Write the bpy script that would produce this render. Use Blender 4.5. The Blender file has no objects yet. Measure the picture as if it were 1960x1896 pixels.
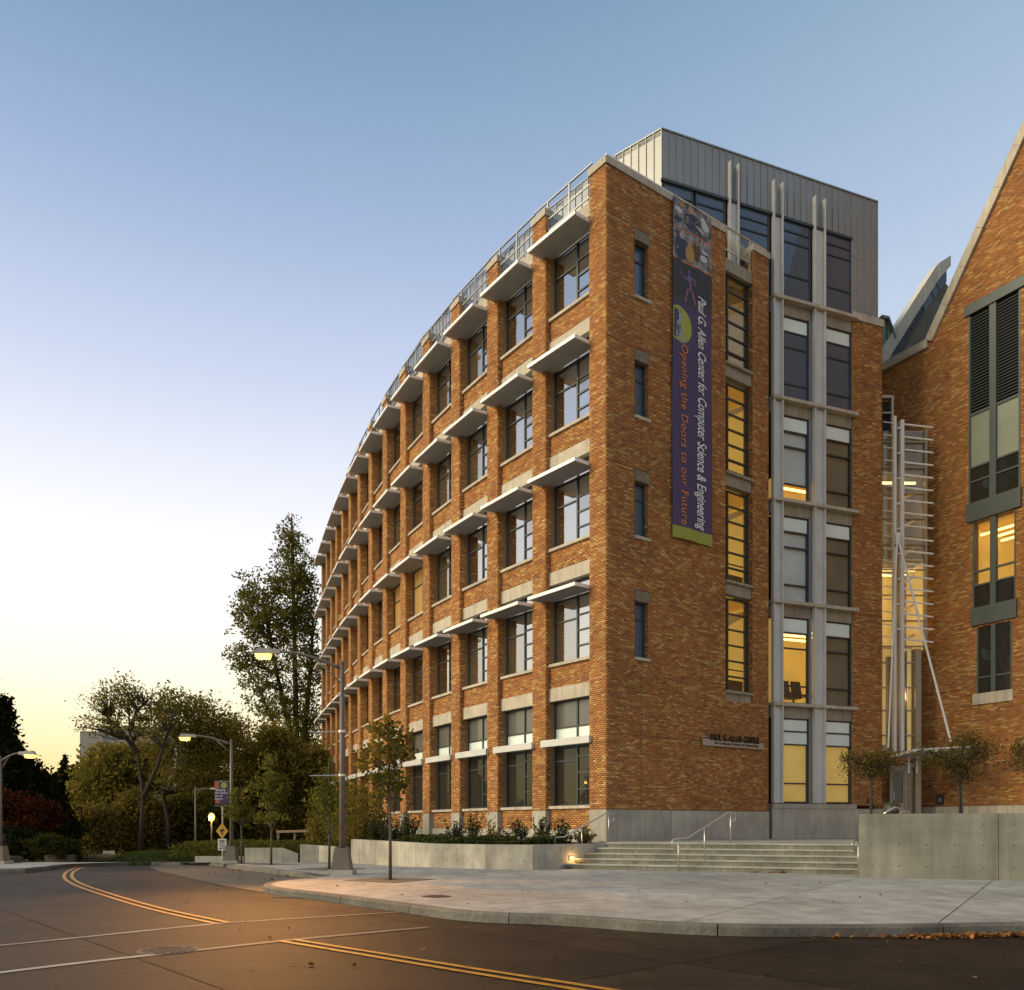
import bpy, bmesh, math, random
import numpy as np
from mathutils import Matrix, Vector
R = math.radians
rnd = random.Random(7)
rng = np.random.default_rng(11)
sc = bpy.context.scene
COL = sc.collection

# ------------------------------------------------------------------ camera
EYE = 1.276
FPX, CX, HZ = 1642.0, 980.0, 1580.0      # focal length, centre column and horizon row at 1960 px picture width
cam_d = bpy.data.cameras.new('camera'); cam = bpy.data.objects.new('camera', cam_d); COL.objects.link(cam)
cam.location = (0, 0, EYE); cam.rotation_euler = (R(90), 0, 0)
cam_d.sensor_width = 36; cam_d.lens = FPX/1960*36
cam_d.shift_y = (HZ-948)/1960; cam_d.clip_end = 3000; cam_d.clip_start = .05
sc.camera = cam

# ------------------------------------------------------------------ sky
w = bpy.data.worlds.new('World'); sc.world = w; w.use_nodes = True
nt = w.node_tree; N = nt.nodes; Lk = nt.links
for n in list(N): N.remove(n)
out = N.new('ShaderNodeOutputWorld')
tc = N.new('ShaderNodeTexCoord')
nrm = N.new('ShaderNodeVectorMath'); nrm.operation = 'NORMALIZE'; Lk.new(tc.outputs['Generated'], nrm.inputs[0])
sep = N.new('ShaderNodeSeparateXYZ'); Lk.new(nrm.outputs[0], sep.inputs[0])
def ramp(stops):
    r = N.new('ShaderNodeValToRGB'); e = r.color_ramp.elements
    e[0].position, e[0].color = stops[0][0], (*stops[0][1], 1); e[1].position, e[1].color = stops[1][0], (*stops[1][1], 1)
    for p, c in stops[2:]:
        k = e.new(p); k.color = (*c, 1)
    Lk.new(sep.outputs[2], r.inputs[0]); return r
glow = ramp([(0, (1.0, .66, .20)), (1, (.06, .15, .33)), (.045, (1.0, .74, .30)), (.09, (1.02, .86, .50)), (.15, (1.08, 1.00, .76)),
             (.22, (1.06, 1.02, .93)), (.29, (.96, .95, .965)), (.37, (.78, .81, .905)), (.44, (.60, .665, .83)), (.56, (.36, .46, .67)), (.72, (.125, .25, .40))])
away = ramp([(0, (.76, .64, .52)), (1, (.10, .19, .35)), (.12, (.80, .73, .66)), (.30, (.74, .75, .77)), (.42, (.58, .665, .76)), (.55, (.44, .55, .68)), (.72, (.27, .39, .53))])
az = N.new('ShaderNodeVectorMath'); az.operation = 'DOT_PRODUCT'; Lk.new(nrm.outputs[0], az.inputs[0]); az.inputs[1].default_value = (-.66, .751, 0)
mr = N.new('ShaderNodeMapRange'); mr.interpolation_type = 'SMOOTHSTEP'
mr.inputs['From Min'].default_value = -.05; mr.inputs['From Max'].default_value = .80
Lk.new(az.outputs['Value'], mr.inputs['Value'])
mix = N.new('ShaderNodeMix'); mix.data_type = 'RGBA'; Lk.new(mr.outputs[0], mix.inputs[0]); Lk.new(away.outputs[0], mix.inputs[6]); Lk.new(glow.outputs[0], mix.inputs[7])
bg = N.new('ShaderNodeBackground'); bg.inputs[1].default_value = 1.0; Lk.new(mix.outputs[2], bg.inputs[0])
sky = N.new('ShaderNodeTexSky'); sky.sky_type = 'NISHITA'; sky.sun_disc = False
sky.sun_elevation = R(12); sky.sun_rotation = R(-105)
bg2 = N.new('ShaderNodeBackground'); bg2.inputs[1].default_value = .012; Lk.new(sky.outputs[0], bg2.inputs[0])
add = N.new('ShaderNodeAddShader'); Lk.new(bg.outputs[0], add.inputs[0]); Lk.new(bg2.outputs[0], add.inputs[1])
Lk.new(add.outputs[0], out.inputs[0])

# ------------------------------------------------------------------ afterglow light
sd = bpy.data.lights.new('sun', 'SUN'); sd.energy = 3.3; sd.angle = R(38); sd.color = (1.0, .84, .55)
sun = bpy.data.objects.new('sun', sd); COL.objects.link(sun)
Ld = Vector((-.90, -.24, .46)).normalized()
sun.rotation_euler = Ld.to_track_quat('Z', 'Y').to_euler()
sc.view_settings.view_transform = 'Standard'; sc.view_settings.look = 'None'
sc.view_settings.exposure = 0.08; sc.view_settings.gamma = 1.0
sc.render.engine = 'CYCLES'

# ------------------------------------------------------------------ materials
MATS = {}
def mat(name, col, rough=.6, metal=0, spec=.5, noise=None, bump=None, emit=None, estr=0, attr=None, objrand=0, streak=None, coat=0):
    if name in MATS: return MATS[name]
    m = bpy.data.materials.new(name); m.use_nodes = True; t = m.node_tree; b = t.nodes['Principled BSDF']; L = t.links.new
    b.inputs['Base Color'].default_value = (*col, 1); b.inputs['Roughness'].default_value = rough
    b.inputs['Metallic'].default_value = metal; b.inputs['Specular IOR Level'].default_value = spec
    if coat: b.inputs['Coat Weight'].default_value = coat; b.inputs['Coat Roughness'].default_value = .04
    cur = None
    geo = t.nodes.new('ShaderNodeNewGeometry')
    if attr:
        a = t.nodes.new('ShaderNodeAttribute'); a.attribute_name = attr; cur = a.outputs['Color']
    def mult(cur, fac_socket, lo, hi):
        mp = t.nodes.new('ShaderNodeMapRange'); mp.inputs[1].default_value = .3; mp.inputs[2].default_value = .7
        mp.inputs[3].default_value = lo; mp.inputs[4].default_value = hi; L(fac_socket, mp.inputs[0])
        vm = t.nodes.new('ShaderNodeVectorMath'); vm.operation = 'SCALE'
        if cur is None: vm.inputs[0].default_value = col
        else: L(cur, vm.inputs[0])
        L(mp.outputs[0], vm.inputs['Scale']); return vm.outputs[0]
    if noise:
        for (scale, lo, hi, *st) in noise:
            nz = t.nodes.new('ShaderNodeTexNoise'); nz.inputs['Scale'].default_value = scale; nz.inputs['Detail'].default_value = 5
            if st:
                mpn = t.nodes.new('ShaderNodeMapping'); mpn.inputs['Scale'].default_value = st[0]
                if len(st) > 1: mpn.inputs['Rotation'].default_value = st[1]
                L(geo.outputs['Position'], mpn.inputs[0]); L(mpn.outputs[0], nz.inputs[0])
            else: L(geo.outputs['Position'], nz.inputs[0])
            cur = mult(cur, nz.outputs[0], lo, hi)
    if objrand:
        oi = t.nodes.new('ShaderNodeObjectInfo'); mp = t.nodes.new('ShaderNodeMapRange')
        mp.inputs[3].default_value = 1-objrand; mp.inputs[4].default_value = 1+objrand; L(oi.outputs['Random'], mp.inputs[0])
        vm = t.nodes.new('ShaderNodeVectorMath'); vm.operation = 'SCALE'
        if cur is None: vm.inputs[0].default_value = col
        else: L(cur, vm.inputs[0])
        L(mp.outputs[0], vm.inputs['Scale']); cur = vm.outputs[0]
    if cur is not None: L(cur, b.inputs['Base Color'])
    if bump:
        nz = t.nodes.new('ShaderNodeTexNoise'); nz.inputs['Scale'].default_value = bump[0]; nz.inputs['Detail'].default_value = 6
        L(geo.outputs['Position'], nz.inputs[0]); bp = t.nodes.new('ShaderNodeBump'); bp.inputs['Strength'].default_value = bump[1]
        bp.inputs['Distance'].default_value = .02; L(nz.outputs[0], bp.inputs['Height']); L(bp.outputs[0], b.inputs['Normal'])
    if emit:
        b.inputs['Emission Color'].default_value = (*emit, 1); b.inputs['Emission Strength'].default_value = estr
    MATS[name] = m; return m
def glass_mat(name, dark, refl, rcol=(.85, .9, .92), transp=0.0, rough=.02):
    m = bpy.data.materials.new(name); m.use_nodes = True; t = m.node_tree; L = t.links.new
    for n in list(t.nodes): t.nodes.remove(n)
    o = t.nodes.new('ShaderNodeOutputMaterial'); g = t.nodes.new('ShaderNodeBsdfGlossy'); g.inputs['Color'].default_value = (*rcol, 1); g.inputs['Roughness'].default_value = rough
    if transp:
        d = t.nodes.new('ShaderNodeBsdfTransparent'); d.inputs['Color'].default_value = (*dark, 1)
    else:
        d = t.nodes.new('ShaderNodeBsdfDiffuse'); d.inputs['Color'].default_value = (*dark, 1)
    geo = t.nodes.new('ShaderNodeNewGeometry'); nz = t.nodes.new('ShaderNodeTexNoise'); nz.inputs['Scale'].default_value = .9
    L(geo.outputs['Position'], nz.inputs[0]); bp = t.nodes.new('ShaderNodeBump'); bp.inputs['Strength'].default_value = .10; bp.inputs['Distance'].default_value = .03
    L(nz.outputs[0], bp.inputs['Height']); L(bp.outputs[0], g.inputs['Normal'])
    x = t.nodes.new('ShaderNodeMixShader'); x.inputs[0].default_value = refl; L(d.outputs[0], x.inputs[1]); L(g.outputs[0], x.inputs[2]); L(x.outputs[0], o.inputs[0])
    MATS[name] = m; return m
def leaf_mat(name, col, col2, sub=.35):
    m = bpy.data.materials.new(name); m.use_nodes = True; t = m.node_tree; L = t.links.new
    for n in list(t.nodes): t.nodes.remove(n)
    o = t.nodes.new('ShaderNodeOutputMaterial'); a = t.nodes.new('ShaderNodeAttribute'); a.attribute_name = 'Tone'
    mx = t.nodes.new('ShaderNodeMix'); mx.data_type = 'RGBA'; mx.inputs[6].default_value = (*col, 1); mx.inputs[7].default_value = (*col2, 1)
    L(a.outputs['Fac'], mx.inputs[0])
    d = t.nodes.new('ShaderNodeBsdfDiffuse'); tr = t.nodes.new('ShaderNodeBsdfTranslucent'); L(mx.outputs[2], d.inputs[0]); L(mx.outputs[2], tr.inputs[0])
    x = t.nodes.new('ShaderNodeMixShader'); x.inputs[0].default_value = sub; L(d.outputs[0], x.inputs[1]); L(tr.outputs[0], x.inputs[2]); L(x.outputs[0], o.inputs[0])
    MATS[name] = m; return m
M_brick = mat('brick', (.4, .15, .05), .82, attr='Tone', noise=[(.35, .86, 1.12), (2.2, .92, 1.08, (1, 1, .25)), (60, .88, 1.1)], bump=(90, .25))
M_mortar = mat('mortar', (.27, .165, .085), .9, noise=[(30, .8, 1.15)])
M_conc = mat('cast_concrete', (.50, .44, .34), .8, noise=[(1.1, .82, 1.1), (6, .82, 1.12, (1, 1, .12)), (40, .92, 1.06)], bump=(35, .2))
M_lin = mat('grey_cast_stone', (.33, .29, .215), .8, noise=[(1.1, .82, 1.1), (6, .82, 1.12, (1, 1, .12)), (40, .92, 1.06)], bump=(35, .2))
M_base = mat('base_concrete', (.42, .39, .315), .8, noise=[(.9, .8, 1.12), (5, .86, 1.08, (1, 1, .3)), (45, .93, 1.05)], bump=(30, .2), objrand=.08)
M_wallc = mat('wall_concrete', (.42, .385, .31), .8, noise=[(1.3, .72, 1.15), (3.5, .8, 1.12, (1.4, 1.4, .18)), (55, .9, 1.08)], bump=(25, .35))
M_hole = mat('tie_hole', (.05, .045, .04), .9)
M_walk = mat('pavement_concrete', (.355, .345, .31), .75, noise=[(.35, .72, 1.15), (2.3, .78, 1.14), (1.1, .86, 1.08, (2.2, .35, 1), (0, 0, .6)), (9, .92, 1.06, (1, .25, 1), (0, 0, .6)), (70, .92, 1.07)], bump=(60, .3), objrand=.07)
M_riser = mat('stained_shaded_riser_concrete', (.215, .20, .15), .85, noise=[(1.1, .7, 1.15), (7, .7, 1.15, (1, 1, .3)), (60, .88, 1.1)], bump=(40, .4))  # real staining plus riser shade put into one darker colour
M_step = mat('step_concrete', (.40, .385, .33), .8, noise=[(1.1, .7, 1.15), (8, .85, 1.1, (1, 1, 3)), (60, .9, 1.08)], bump=(40, .3))  # treads paler, with light from above put into the colour
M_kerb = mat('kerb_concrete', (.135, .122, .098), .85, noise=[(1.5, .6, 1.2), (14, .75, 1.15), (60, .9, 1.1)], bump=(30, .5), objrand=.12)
M_road = mat('road_concrete', (.030, .020, .0115), .58, noise=[(.5, .55, 1.35), (3, .75, 1.2), (7, .70, 1.3, (.06, 1.8, 1), (0, 0, -.72)), (110, .6, 1.4)], bump=(140, .55), objrand=.32, spec=.14)
M_lay = mat('layby_concrete', (.10, .08, .055), .75, noise=[(.6, .75, 1.15), (5, .85, 1.1), (80, .85, 1.12)], bump=(100, .4))
M_joint = mat('joint', (.03, .026, .02), .9)
M_yel = mat('yellow_paint', (.52, .235, .008), .55, noise=[(7, .62, 1.15), (60, .75, 1.15)], bump=(120, .4))
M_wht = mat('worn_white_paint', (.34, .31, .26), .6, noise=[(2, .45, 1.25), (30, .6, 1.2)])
M_soil = mat('soil', (.035, .026, .018), .95, noise=[(20, .6, 1.3)], bump=(30, .8))
M_earth = mat('earth', (.045, .05, .022), .95, noise=[(.3, .7, 1.2), (8, .6, 1.3)], bump=(10, .8))
M_frame = mat('window_frame', (.030, .038, .043), .45, spec=.5)
M_green = mat('green_metal', (.075, .092, .085), .5, noise=[(2, .9, 1.08)])
M_shade = mat('aluminium', (.86, .85, .83), .42, metal=.15, noise=[(2, .9, 1.05)])
M_shadeu = mat('grating', (.88, .88, .89), .5)
M_shadet = mat('grating_backing', (.34, .34, .35), .6)
M_beam = mat('painted_beam', (.60, .59, .555), .45, noise=[(1.5, .9, 1.05)])
M_seam = mat('standing_seam_metal', (.275, .28, .275), .40, metal=.3, noise=[(.7, .93, 1.05)], objrand=.035)
M_steel = mat('steel', (.60, .57, .52), .3, metal=.75)
M_pole = mat('pole_paint', (.13, .105, .08), .5, noise=[(3, .9, 1.08)])
M_bark = mat('bark', (.10, .085, .062), .9, noise=[(3, .7, 1.2, (4, 4, .6)), (22, .7, 1.2)], bump=(18, .7))
M_barkd = mat('dark_bark', (.05, .038, .028), .9, noise=[(9, .7, 1.2)], bump=(18, .7))
M_dark = mat('dark_metal', (.035, .033, .03), .5)
M_blk = mat('black_lettering', (.012, .011, .012), .5)
M_room = mat('glowing_room_wall', (.60, .42, .12), .8, emit=(1.0, .66, .15), estr=.26, noise=[(1.2, .8, 1.1)])  # walls glow, standing in for the lighting inside the rooms
M_roomd = mat('dim_glowing_room_wall', (.15, .11, .06), .8, emit=(.8, .5, .15), estr=.05, noise=[(1, .7, 1.15)])  # faint glow put into the walls of the dim rooms
M_ceil = mat('glowing_room_ceiling', (.50, .30, .08), .8, emit=(1.0, .5, .07), estr=.18)  # ceiling glows too, room light put into the material
M_tube = mat('ceiling_light', (1, .9, .6), .5, emit=(1, .72, .25), estr=2.6)
M_blind = mat('lit_blind', (.55, .42, .16), .6, emit=(1.0, .60, .13), estr=.26, noise=[(.9, .7, 1.15), (8, .9, 1.08, (.1, .1, 7))])
M_bl2 = mat('grey_blind', (.62, .66, .68), .7, noise=[(.8, .85, 1.1)])
M_bl3 = mat('brown_blind', (.19, .17, .115), .7, noise=[(.8, .8, 1.15)])
M_frost = mat('frosted_glass', (.78, .90, .86), .18, noise=[(.6, .9, 1.08)], coat=.6, spec=.6)
M_opaq = mat('opaque_glass', (.12, .12, .105), .2, coat=.4)
G_win = glass_mat('window_glass', (.012, .010, .006), .60, (.97, .97, .93))
G_win2 = glass_mat('window_glass_blind', (.07, .06, .04), .45, (.95, .95, .92))
G_dim = glass_mat('dim_glass', (.030, .028, .022), .06)
G_blue = glass_mat('blue_grey_glass', (.075, .105, .145), .07, (.75, .82, .95))
G_clear = glass_mat('clear_glass', (.97, .98, .97), .04, transp=1)
G_rail = glass_mat('rail_glass', (.93, .94, .94), .09, transp=1)

def add_cracks(m, scale, width, dark, dist=.35):
    t = m.node_tree; L = t.links.new; b = t.nodes['Principled BSDF']; src = b.inputs['Base Color'].links[0].from_socket
    geo = t.nodes.new('ShaderNodeNewGeometry'); nz = t.nodes.new('ShaderNodeTexNoise'); nz.inputs['Scale'].default_value = scale*3; nz.inputs['Detail'].default_value = 6
    L(geo.outputs['Position'], nz.inputs[0]); sc_ = t.nodes.new('ShaderNodeVectorMath'); sc_.operation = 'SCALE'; sc_.inputs['Scale'].default_value = dist/scale; L(nz.outputs['Color'], sc_.inputs[0])
    ad = t.nodes.new('ShaderNodeVectorMath'); ad.operation = 'ADD'; L(geo.outputs['Position'], ad.inputs[0]); L(sc_.outputs[0], ad.inputs[1])
    vo = t.nodes.new('ShaderNodeTexVoronoi'); vo.feature = 'DISTANCE_TO_EDGE'; vo.inputs['Scale'].default_value = scale; L(ad.outputs[0], vo.inputs['Vector'])
    mp = t.nodes.new('ShaderNodeMapRange'); mp.inputs[1].default_value = 0; mp.inputs[2].default_value = width; mp.inputs[3].default_value = dark; mp.inputs[4].default_value = 1; L(vo.outputs['Distance'], mp.inputs[0])
    gate = t.nodes.new('ShaderNodeTexNoise'); gate.inputs['Scale'].default_value = scale*.9; L(geo.outputs['Position'], gate.inputs[0])
    g2 = t.nodes.new('ShaderNodeMapRange'); g2.inputs[1].default_value = .50; g2.inputs[2].default_value = .56; L(gate.outputs[0], g2.inputs[0])
    mx = t.nodes.new('ShaderNodeMix'); mx.data_type = 'FLOAT'; mx.inputs[2].default_value = 1; L(g2.outputs[0], mx.inputs[0]); L(mp.outputs[0], mx.inputs[3])
    vm = t.nodes.new('ShaderNodeVectorMath'); vm.operation = 'SCALE'; L(src, vm.inputs[0]); L(mx.outputs[0], vm.inputs['Scale']); L(vm.outputs[0], b.inputs['Base Color'])
add_cracks(M_road, .28, .006, .35); add_cracks(M_walk, .22, .003, .55); add_cracks(M_road, .11, .004, .3, .5); add_cracks(M_wallc, .5, .006, .75)
# ------------------------------------------------------------------ object plumbing
WM = {}
def reg(o, world):
    WM[o.name] = world
def attach(o, parent, world):
    COL.objects.link(o); o.matrix_basis = world
    if parent is not None:
        o.parent = parent; o.matrix_parent_inverse = WM[parent.name].inverted()
    WM[o.name] = world; return o
def tag(o, label=None, cat=None, group=None, kind=None):
    if label: o['label'] = label
    if cat: o['category'] = cat
    if group: o['group'] = group
    if kind: o['kind'] = kind
    return o
def empty(name, loc, label, cat, group=None):
    o = bpy.data.objects.new(name, None); o.empty_display_size = .3
    attach(o, None, Matrix.Translation(loc)); return tag(o, label, cat, group)
class Fr:
    """local frame on a wall: x to the right seen from outside, y into the wall, z up"""
    def __init__(s, ox, oy, dx, dy, oz=0.0):
        l = math.hypot(dx, dy); s.o = (ox, oy, oz); s.d = (dx/l, dy/l); s.n = (-dy/l, dx/l)
        s.M = Matrix(((s.d[0], s.n[0], 0, ox), (s.d[1], s.n[1], 0, oy), (0, 0, 1, oz), (0, 0, 0, 1)))
    def pt(s, x, y, z=0):
        return (s.o[0]+s.d[0]*x+s.n[0]*y, s.o[1]+s.d[1]*x+s.n[1]*y, s.o[2]+z)
    def px(s, xp, y=0):      # where a picture column meets the wall, metres along it, and the depth there
        k = (xp-CX)/FPX; ox, oy = s.o[0]+s.n[0]*y, s.o[1]+s.n[1]*y
        t = (k*oy-ox)/(s.d[0]-k*s.d[1]); return t, oy+s.d[1]*t
    def zz(s, xp, yp, y=0):
        t, D = s.px(xp, y); return (HZ-yp)*D/FPX+EYE
    def sub(s, x, y, dx, dy):
        p = s.pt(x, y); return Fr(p[0], p[1], s.d[0]*dx+s.n[0]*dy, s.d[1]*dx+s.n[1]*dy, s.o[2])
I4 = Matrix.Identity(4)
class MB:
    def __init__(s): s.v = []; s.f = []
    def box(s, x0, x1, y0, y1, z0, z1):
        b = len(s.v)
        s.v += [(x0, y0, z0), (x1, y0, z0), (x1, y1, z0), (x0, y1, z0), (x0, y0, z1), (x1, y0, z1), (x1, y1, z1), (x0, y1, z1)]
        s.f += [tuple(b+i for i in q) for q in ((0, 3, 2, 1), (4, 5, 6, 7), (0, 1, 5, 4), (1, 2, 6, 5), (2, 3, 7, 6), (3, 0, 4, 7))]; return s
    def hexa(s, pts):    # 8 points bottom loop then top loop
        b = len(s.v); s.v += [tuple(p) for p in pts]
        s.f += [tuple(b+i for i in q) for q in ((0, 3, 2, 1), (4, 5, 6, 7), (0, 1, 5, 4), (1, 2, 6, 5), (2, 3, 7, 6), (3, 0, 4, 7))]; return s
    def tube(s, pts, rad, seg=8, caps=True):
        P = [Vector(p) for p in pts]; n = len(P)
        rs = rad if isinstance(rad, (list, tuple)) else [rad]*n
        b = len(s.v); up = Vector((.13, .07, 1)).normalized()
        for i, p in enumerate(P):
            t = (P[min(i+1, n-1)]-P[max(i-1, 0)]).normalized()
            a = t.cross(up); a = a if a.length > .05 else t.cross(Vector((1, 0, 0)))
            a.normalize(); c = t.cross(a)
            for k in range(seg):
                an = 2*math.pi*k/seg; q = p+(a*math.cos(an)+c*math.sin(an))*rs[i]; s.v.append(tuple(q))
        for i in range(n-1):
            for k in range(seg):
                k2 = (k+1) % seg; s.f.append((b+i*seg+k, b+i*seg+k2, b+(i+1)*seg+k2, b+(i+1)*seg+k))
        if caps:
            s.f.append(tuple(b+k for k in range(seg))[::-1]); s.f.append(tuple(b+(n-1)*seg+k for k in range(seg)))
        return s
    def prism(s, poly, y0, y1):      # polygon in x,z extruded along y
        b = len(s.v); n = len(poly)
        s.v += [(x, y0, z) for x, z in poly]+[(x, y1, z) for x, z in poly]
        s.f.append(tuple(range(b, b+n))); s.f.append(tuple(range(b+n, b+2*n))[::-1])
        for i in range(n): j = (i+1) % n; s.f.append((b+i, b+n+i, b+n+j, b+j))
        return s
    def slab(s, poly, z0, z1):       # polygon in x,y extruded up
        b = len(s.v); n = len(poly)
        s.v += [(x, y, z0) for x, y in poly]+[(x, y, z1) for x, y in poly]
        s.f.append(tuple(range(b, b+n))[::-1]); s.f.append(tuple(range(b+n, b+2*n)))
        for i in range(n): j = (i+1) % n; s.f.append((b+i, b+j, b+n+j, b+n+i))
        return s
    def lathe(s, prof, cx=0, cy=0, seg=16):
        b = len(s.v); n = len(prof)
        for r, z in prof:
            for k in range(seg): a = 2*math.pi*k/seg; s.v.append((cx+r*math.cos(a), cy+r*math.sin(a), z))
        for i in range(n-1):
            for k in range(seg): k2 = (k+1) % seg; s.f.append((b+i*seg+k, b+i*seg+k2, b+(i+1)*seg+k2, b+(i+1)*seg+k))
        s.f.append(tuple(b+k for k in range(seg))[::-1]); s.f.append(tuple(b+(n-1)*seg+k for k in range(seg))); return s
    def mesh(s, name, m, smooth=False):
        me = bpy.data.meshes.new(name); me.from_pydata(s.v, [], s.f); me.materials.append(m)
        if smooth: me.polygons.foreach_set('use_smooth', [True]*len(me.polygons))
        me.update(); return me
    def build(s, name, m, parent=None, world=I4, smooth=False, label=None, cat=None, group=None, kind=None):
        return put(name, s.mesh(name, m, smooth), parent, world, label, cat, group, kind)
def put(name, me, parent=None, world=I4, label=None, cat=None, group=None, kind=None):
    o = bpy.data.objects.new(name, me); attach(o, parent, world); return tag(o, label, cat, group, kind)
def raw_mesh(name, V, F, m, tone=None):
    """V (n,3) float array, F (k,4) quads"""
    me = bpy.data.meshes.new(name); nv, nf = len(V), len(F)
    me.vertices.add(nv); me.vertices.foreach_set('co', np.ascontiguousarray(V, np.float32).ravel())
    me.loops.add(nf*4); me.loops.foreach_set('vertex_index', np.ascontiguousarray(F, np.int32).ravel())
    me.polygons.add(nf); me.polygons.foreach_set('loop_start', np.arange(0, nf*4, 4, dtype=np.int32))
    me.materials.append(m)
    if tone is not None:
        a = me.attributes.new('Tone', 'FLOAT_COLOR', 'POINT'); a.data.foreach_set('color', np.ascontiguousarray(tone, np.float32).ravel())
    me.update(calc_edges=True); me.validate(); return me

# ------------------------------------------------------------------ bricks
TONES = np.array([(.385, .160, .042), (.355, .138, .038), (.415, .185, .050), (.315, .122, .040), (.265, .112, .046), (.50, .305, .10), (.54, .35, .13), (.36, .19, .068), (.44, .215, .060)])
TONES = TONES*.86+np.array([.385, .175, .053])*.14
TP = np.array([.20, .15, .15, .10, .07, .12, .06, .07, .08])
BL, BC, BJ = .203, .0677, .010
class Bricks:
    def __init__(s): s.rec = []    # centre frame + size
    def wall(s, fr, x0, x1, z0, z1, y=0.0, holes=(), top=None):
        d, n, o = fr.d, fr.n, fr.o
        k0, k1 = int(math.ceil((z0-.01)/BC)), int(math.floor((z1+.01)/BC))
        for k in range(k0, k1):
            zb = k*BC; zc = zb+BC/2; iv = [(x0, x1)]
            if top:
                iv = [i for i in [top(zc)] if i]
            for (a, b, c, e) in holes:
                if c < zc < e:
                    nv = []
                    for (p, q) in iv:
                        if b <= p or a >= q: nv.append((p, q)); continue
                        if a-p > .03: nv.append((p, a))
                        if q-b > .03: nv.append((b, q))
                    iv = nv
            off = (k % 2)*BL/2
            last = None
            for (p, q) in iv:
                i = math.floor((p-off)/BL)
                while True:
                    a = max(p, off+i*BL); b = min(q, off+(i+1)*BL); i += 1
                    if a >= q-.02: break
                    if b-a < .03: continue
                    if last is None or rng.random() > .12: last = rng.choice(9, p=TP)
                    s.rec.append((o[0], o[1], d[0], d[1], a+BJ/2, b-BJ/2, y, o[2]+zb+BJ/2, last))
    def flush(s, parent, name='brickwork'):
        A = np.array(s.rec); n = len(A); o = A[:, 0:2]; d = A[:, 2:4]; nn = np.c_[-d[:, 1], d[:, 0]]
        xa, xb, y, z = A[:, 4], A[:, 5], A[:, 6]+rng.normal(0, .0016, n), A[:, 7]; h = BC-BJ
        mid = o+d*((xa+xb)/2)[:, None]
        dist = np.hypot(np.hypot(mid[:, 0], mid[:, 1]), z-EYE)
        # the ones that show largest
        apparent = (xb-xa)*np.abs((mid*nn).sum(1))/dist**3
        order = np.argsort(-apparent)[:300]
        tone = TONES[A[:, 8].astype(int)]*np.array([1.08, 1.05, 1.0])*(1+rng.normal(0, .09, n))[:, None]
        def verts(idx, ox, oy, oz):
            V = np.zeros((len(idx), 8, 3))
            for c, (X, Y, Z) in enumerate(((xa, 0, 0), (xb, 0, 0), (xb, .03, 0), (xa, .03, 0), (xa, 0, h), (xb, 0, h), (xb, .03, h), (xa, .03, h))):
                X = X[idx]; YY = y[idx]+Y
                V[:, c, 0] = o[idx, 0]+d[idx, 0]*X+nn[idx, 0]*YY-ox
                V[:, c, 1] = o[idx, 1]+d[idx, 1]*X+nn[idx, 1]*YY-oy
                V[:, c, 2] = z[idx]+Z-oz
            return V
        keep = np.ones(n, bool); keep[order] = False; idx = np.nonzero(keep)[0]
        Q = np.array(((4, 5, 6, 7), (0, 1, 5, 4), (1, 2, 6, 5), (3, 0, 4, 7), (0, 3, 2, 1)))
        V = verts(idx, 0, 0, 0).reshape(-1, 3); F = (np.arange(len(idx))[:, None, None]*8+Q[None]).reshape(-1, 4)
        T = np.repeat(np.c_[tone[idx], np.ones(len(idx))], 8, axis=0)
        put(name, raw_mesh(name, V, F, M_brick, T), parent, kind='stuff')
        cache = {}
        for i in order:
            key = (round(float(xb[i]-xa[i]), 3), int(A[i, 8]), int(rng.integers(3)))
            if key not in cache:
                L = key[0]; v = np.array([(0, 0, 0), (L, 0, 0), (L, .03, 0), (0, .03, 0), (0, 0, h), (L, 0, h), (L, .03, h), (0, .03, h)])
                tt = np.tile(np.r_[TONES[key[1]]*np.array([1.08, 1.05, 1.0])*(1+rng.normal(0, .09)), 1], (8, 1))
                cache[key] = raw_mesh('brick', v, np.vstack((Q, [(2, 3, 7, 6)])), M_brick, tt)
            f = Fr(o[i, 0]+d[i, 0]*xa[i]+nn[i, 0]*y[i], o[i, 1]+d[i, 1]*xa[i]+nn[i, 1]*y[i], d[i, 0], d[i, 1], z[i])
            put('brick', cache[key], parent, f.M)
def holed(fr, x0, x1, z0, z1, y0, y1, holes, mb=None):
    mb = mb or MB(); xs = sorted({x0, x1, *[h for q in holes for h in q[:2] if x0 < h < x1]}); zs = sorted({z0, z1, *[h for q in holes for h in q[2:] if z0 < h < z1]})
    for i in range(len(zs)-1):
        run = None
        for j in range(len(xs)-1):
            cx, cz = (xs[j]+xs[j+1])/2, (zs[i]+zs[i+1])/2
            inside = any(a < cx < b and c < cz < e for a, b, c, e in holes)
            if inside:
                if run is not None: mb.box(run, xs[j], y0, y1, zs[i], zs[i+1]); run = None
            elif run is None: run = xs[j]
        if run is not None: mb.box(run, xs[-1], y0, y1, zs[i], zs[i+1])
    return mb
E_ = EYE
# ------------------------------------------------------------------ ground heights
def gz(Y):
    if Y < 25: return 0.0
    if Y < 37: return -.0268*(Y-25)*min(1, (Y-25)/3)
    return max(-.3216-.075*(Y-37), -2.3)
def G(xp, yp, off=0.0):         # ground point under a picture position
    lo, hi = 3.0, 36.9
    for _ in range(40):
        m = (lo+hi)/2; y = HZ+(EYE-gz(m)-off)*FPX/m
        if y > yp: lo = m
        else: hi = m
    return ((xp-CX)*lo/FPX, lo)

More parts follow.
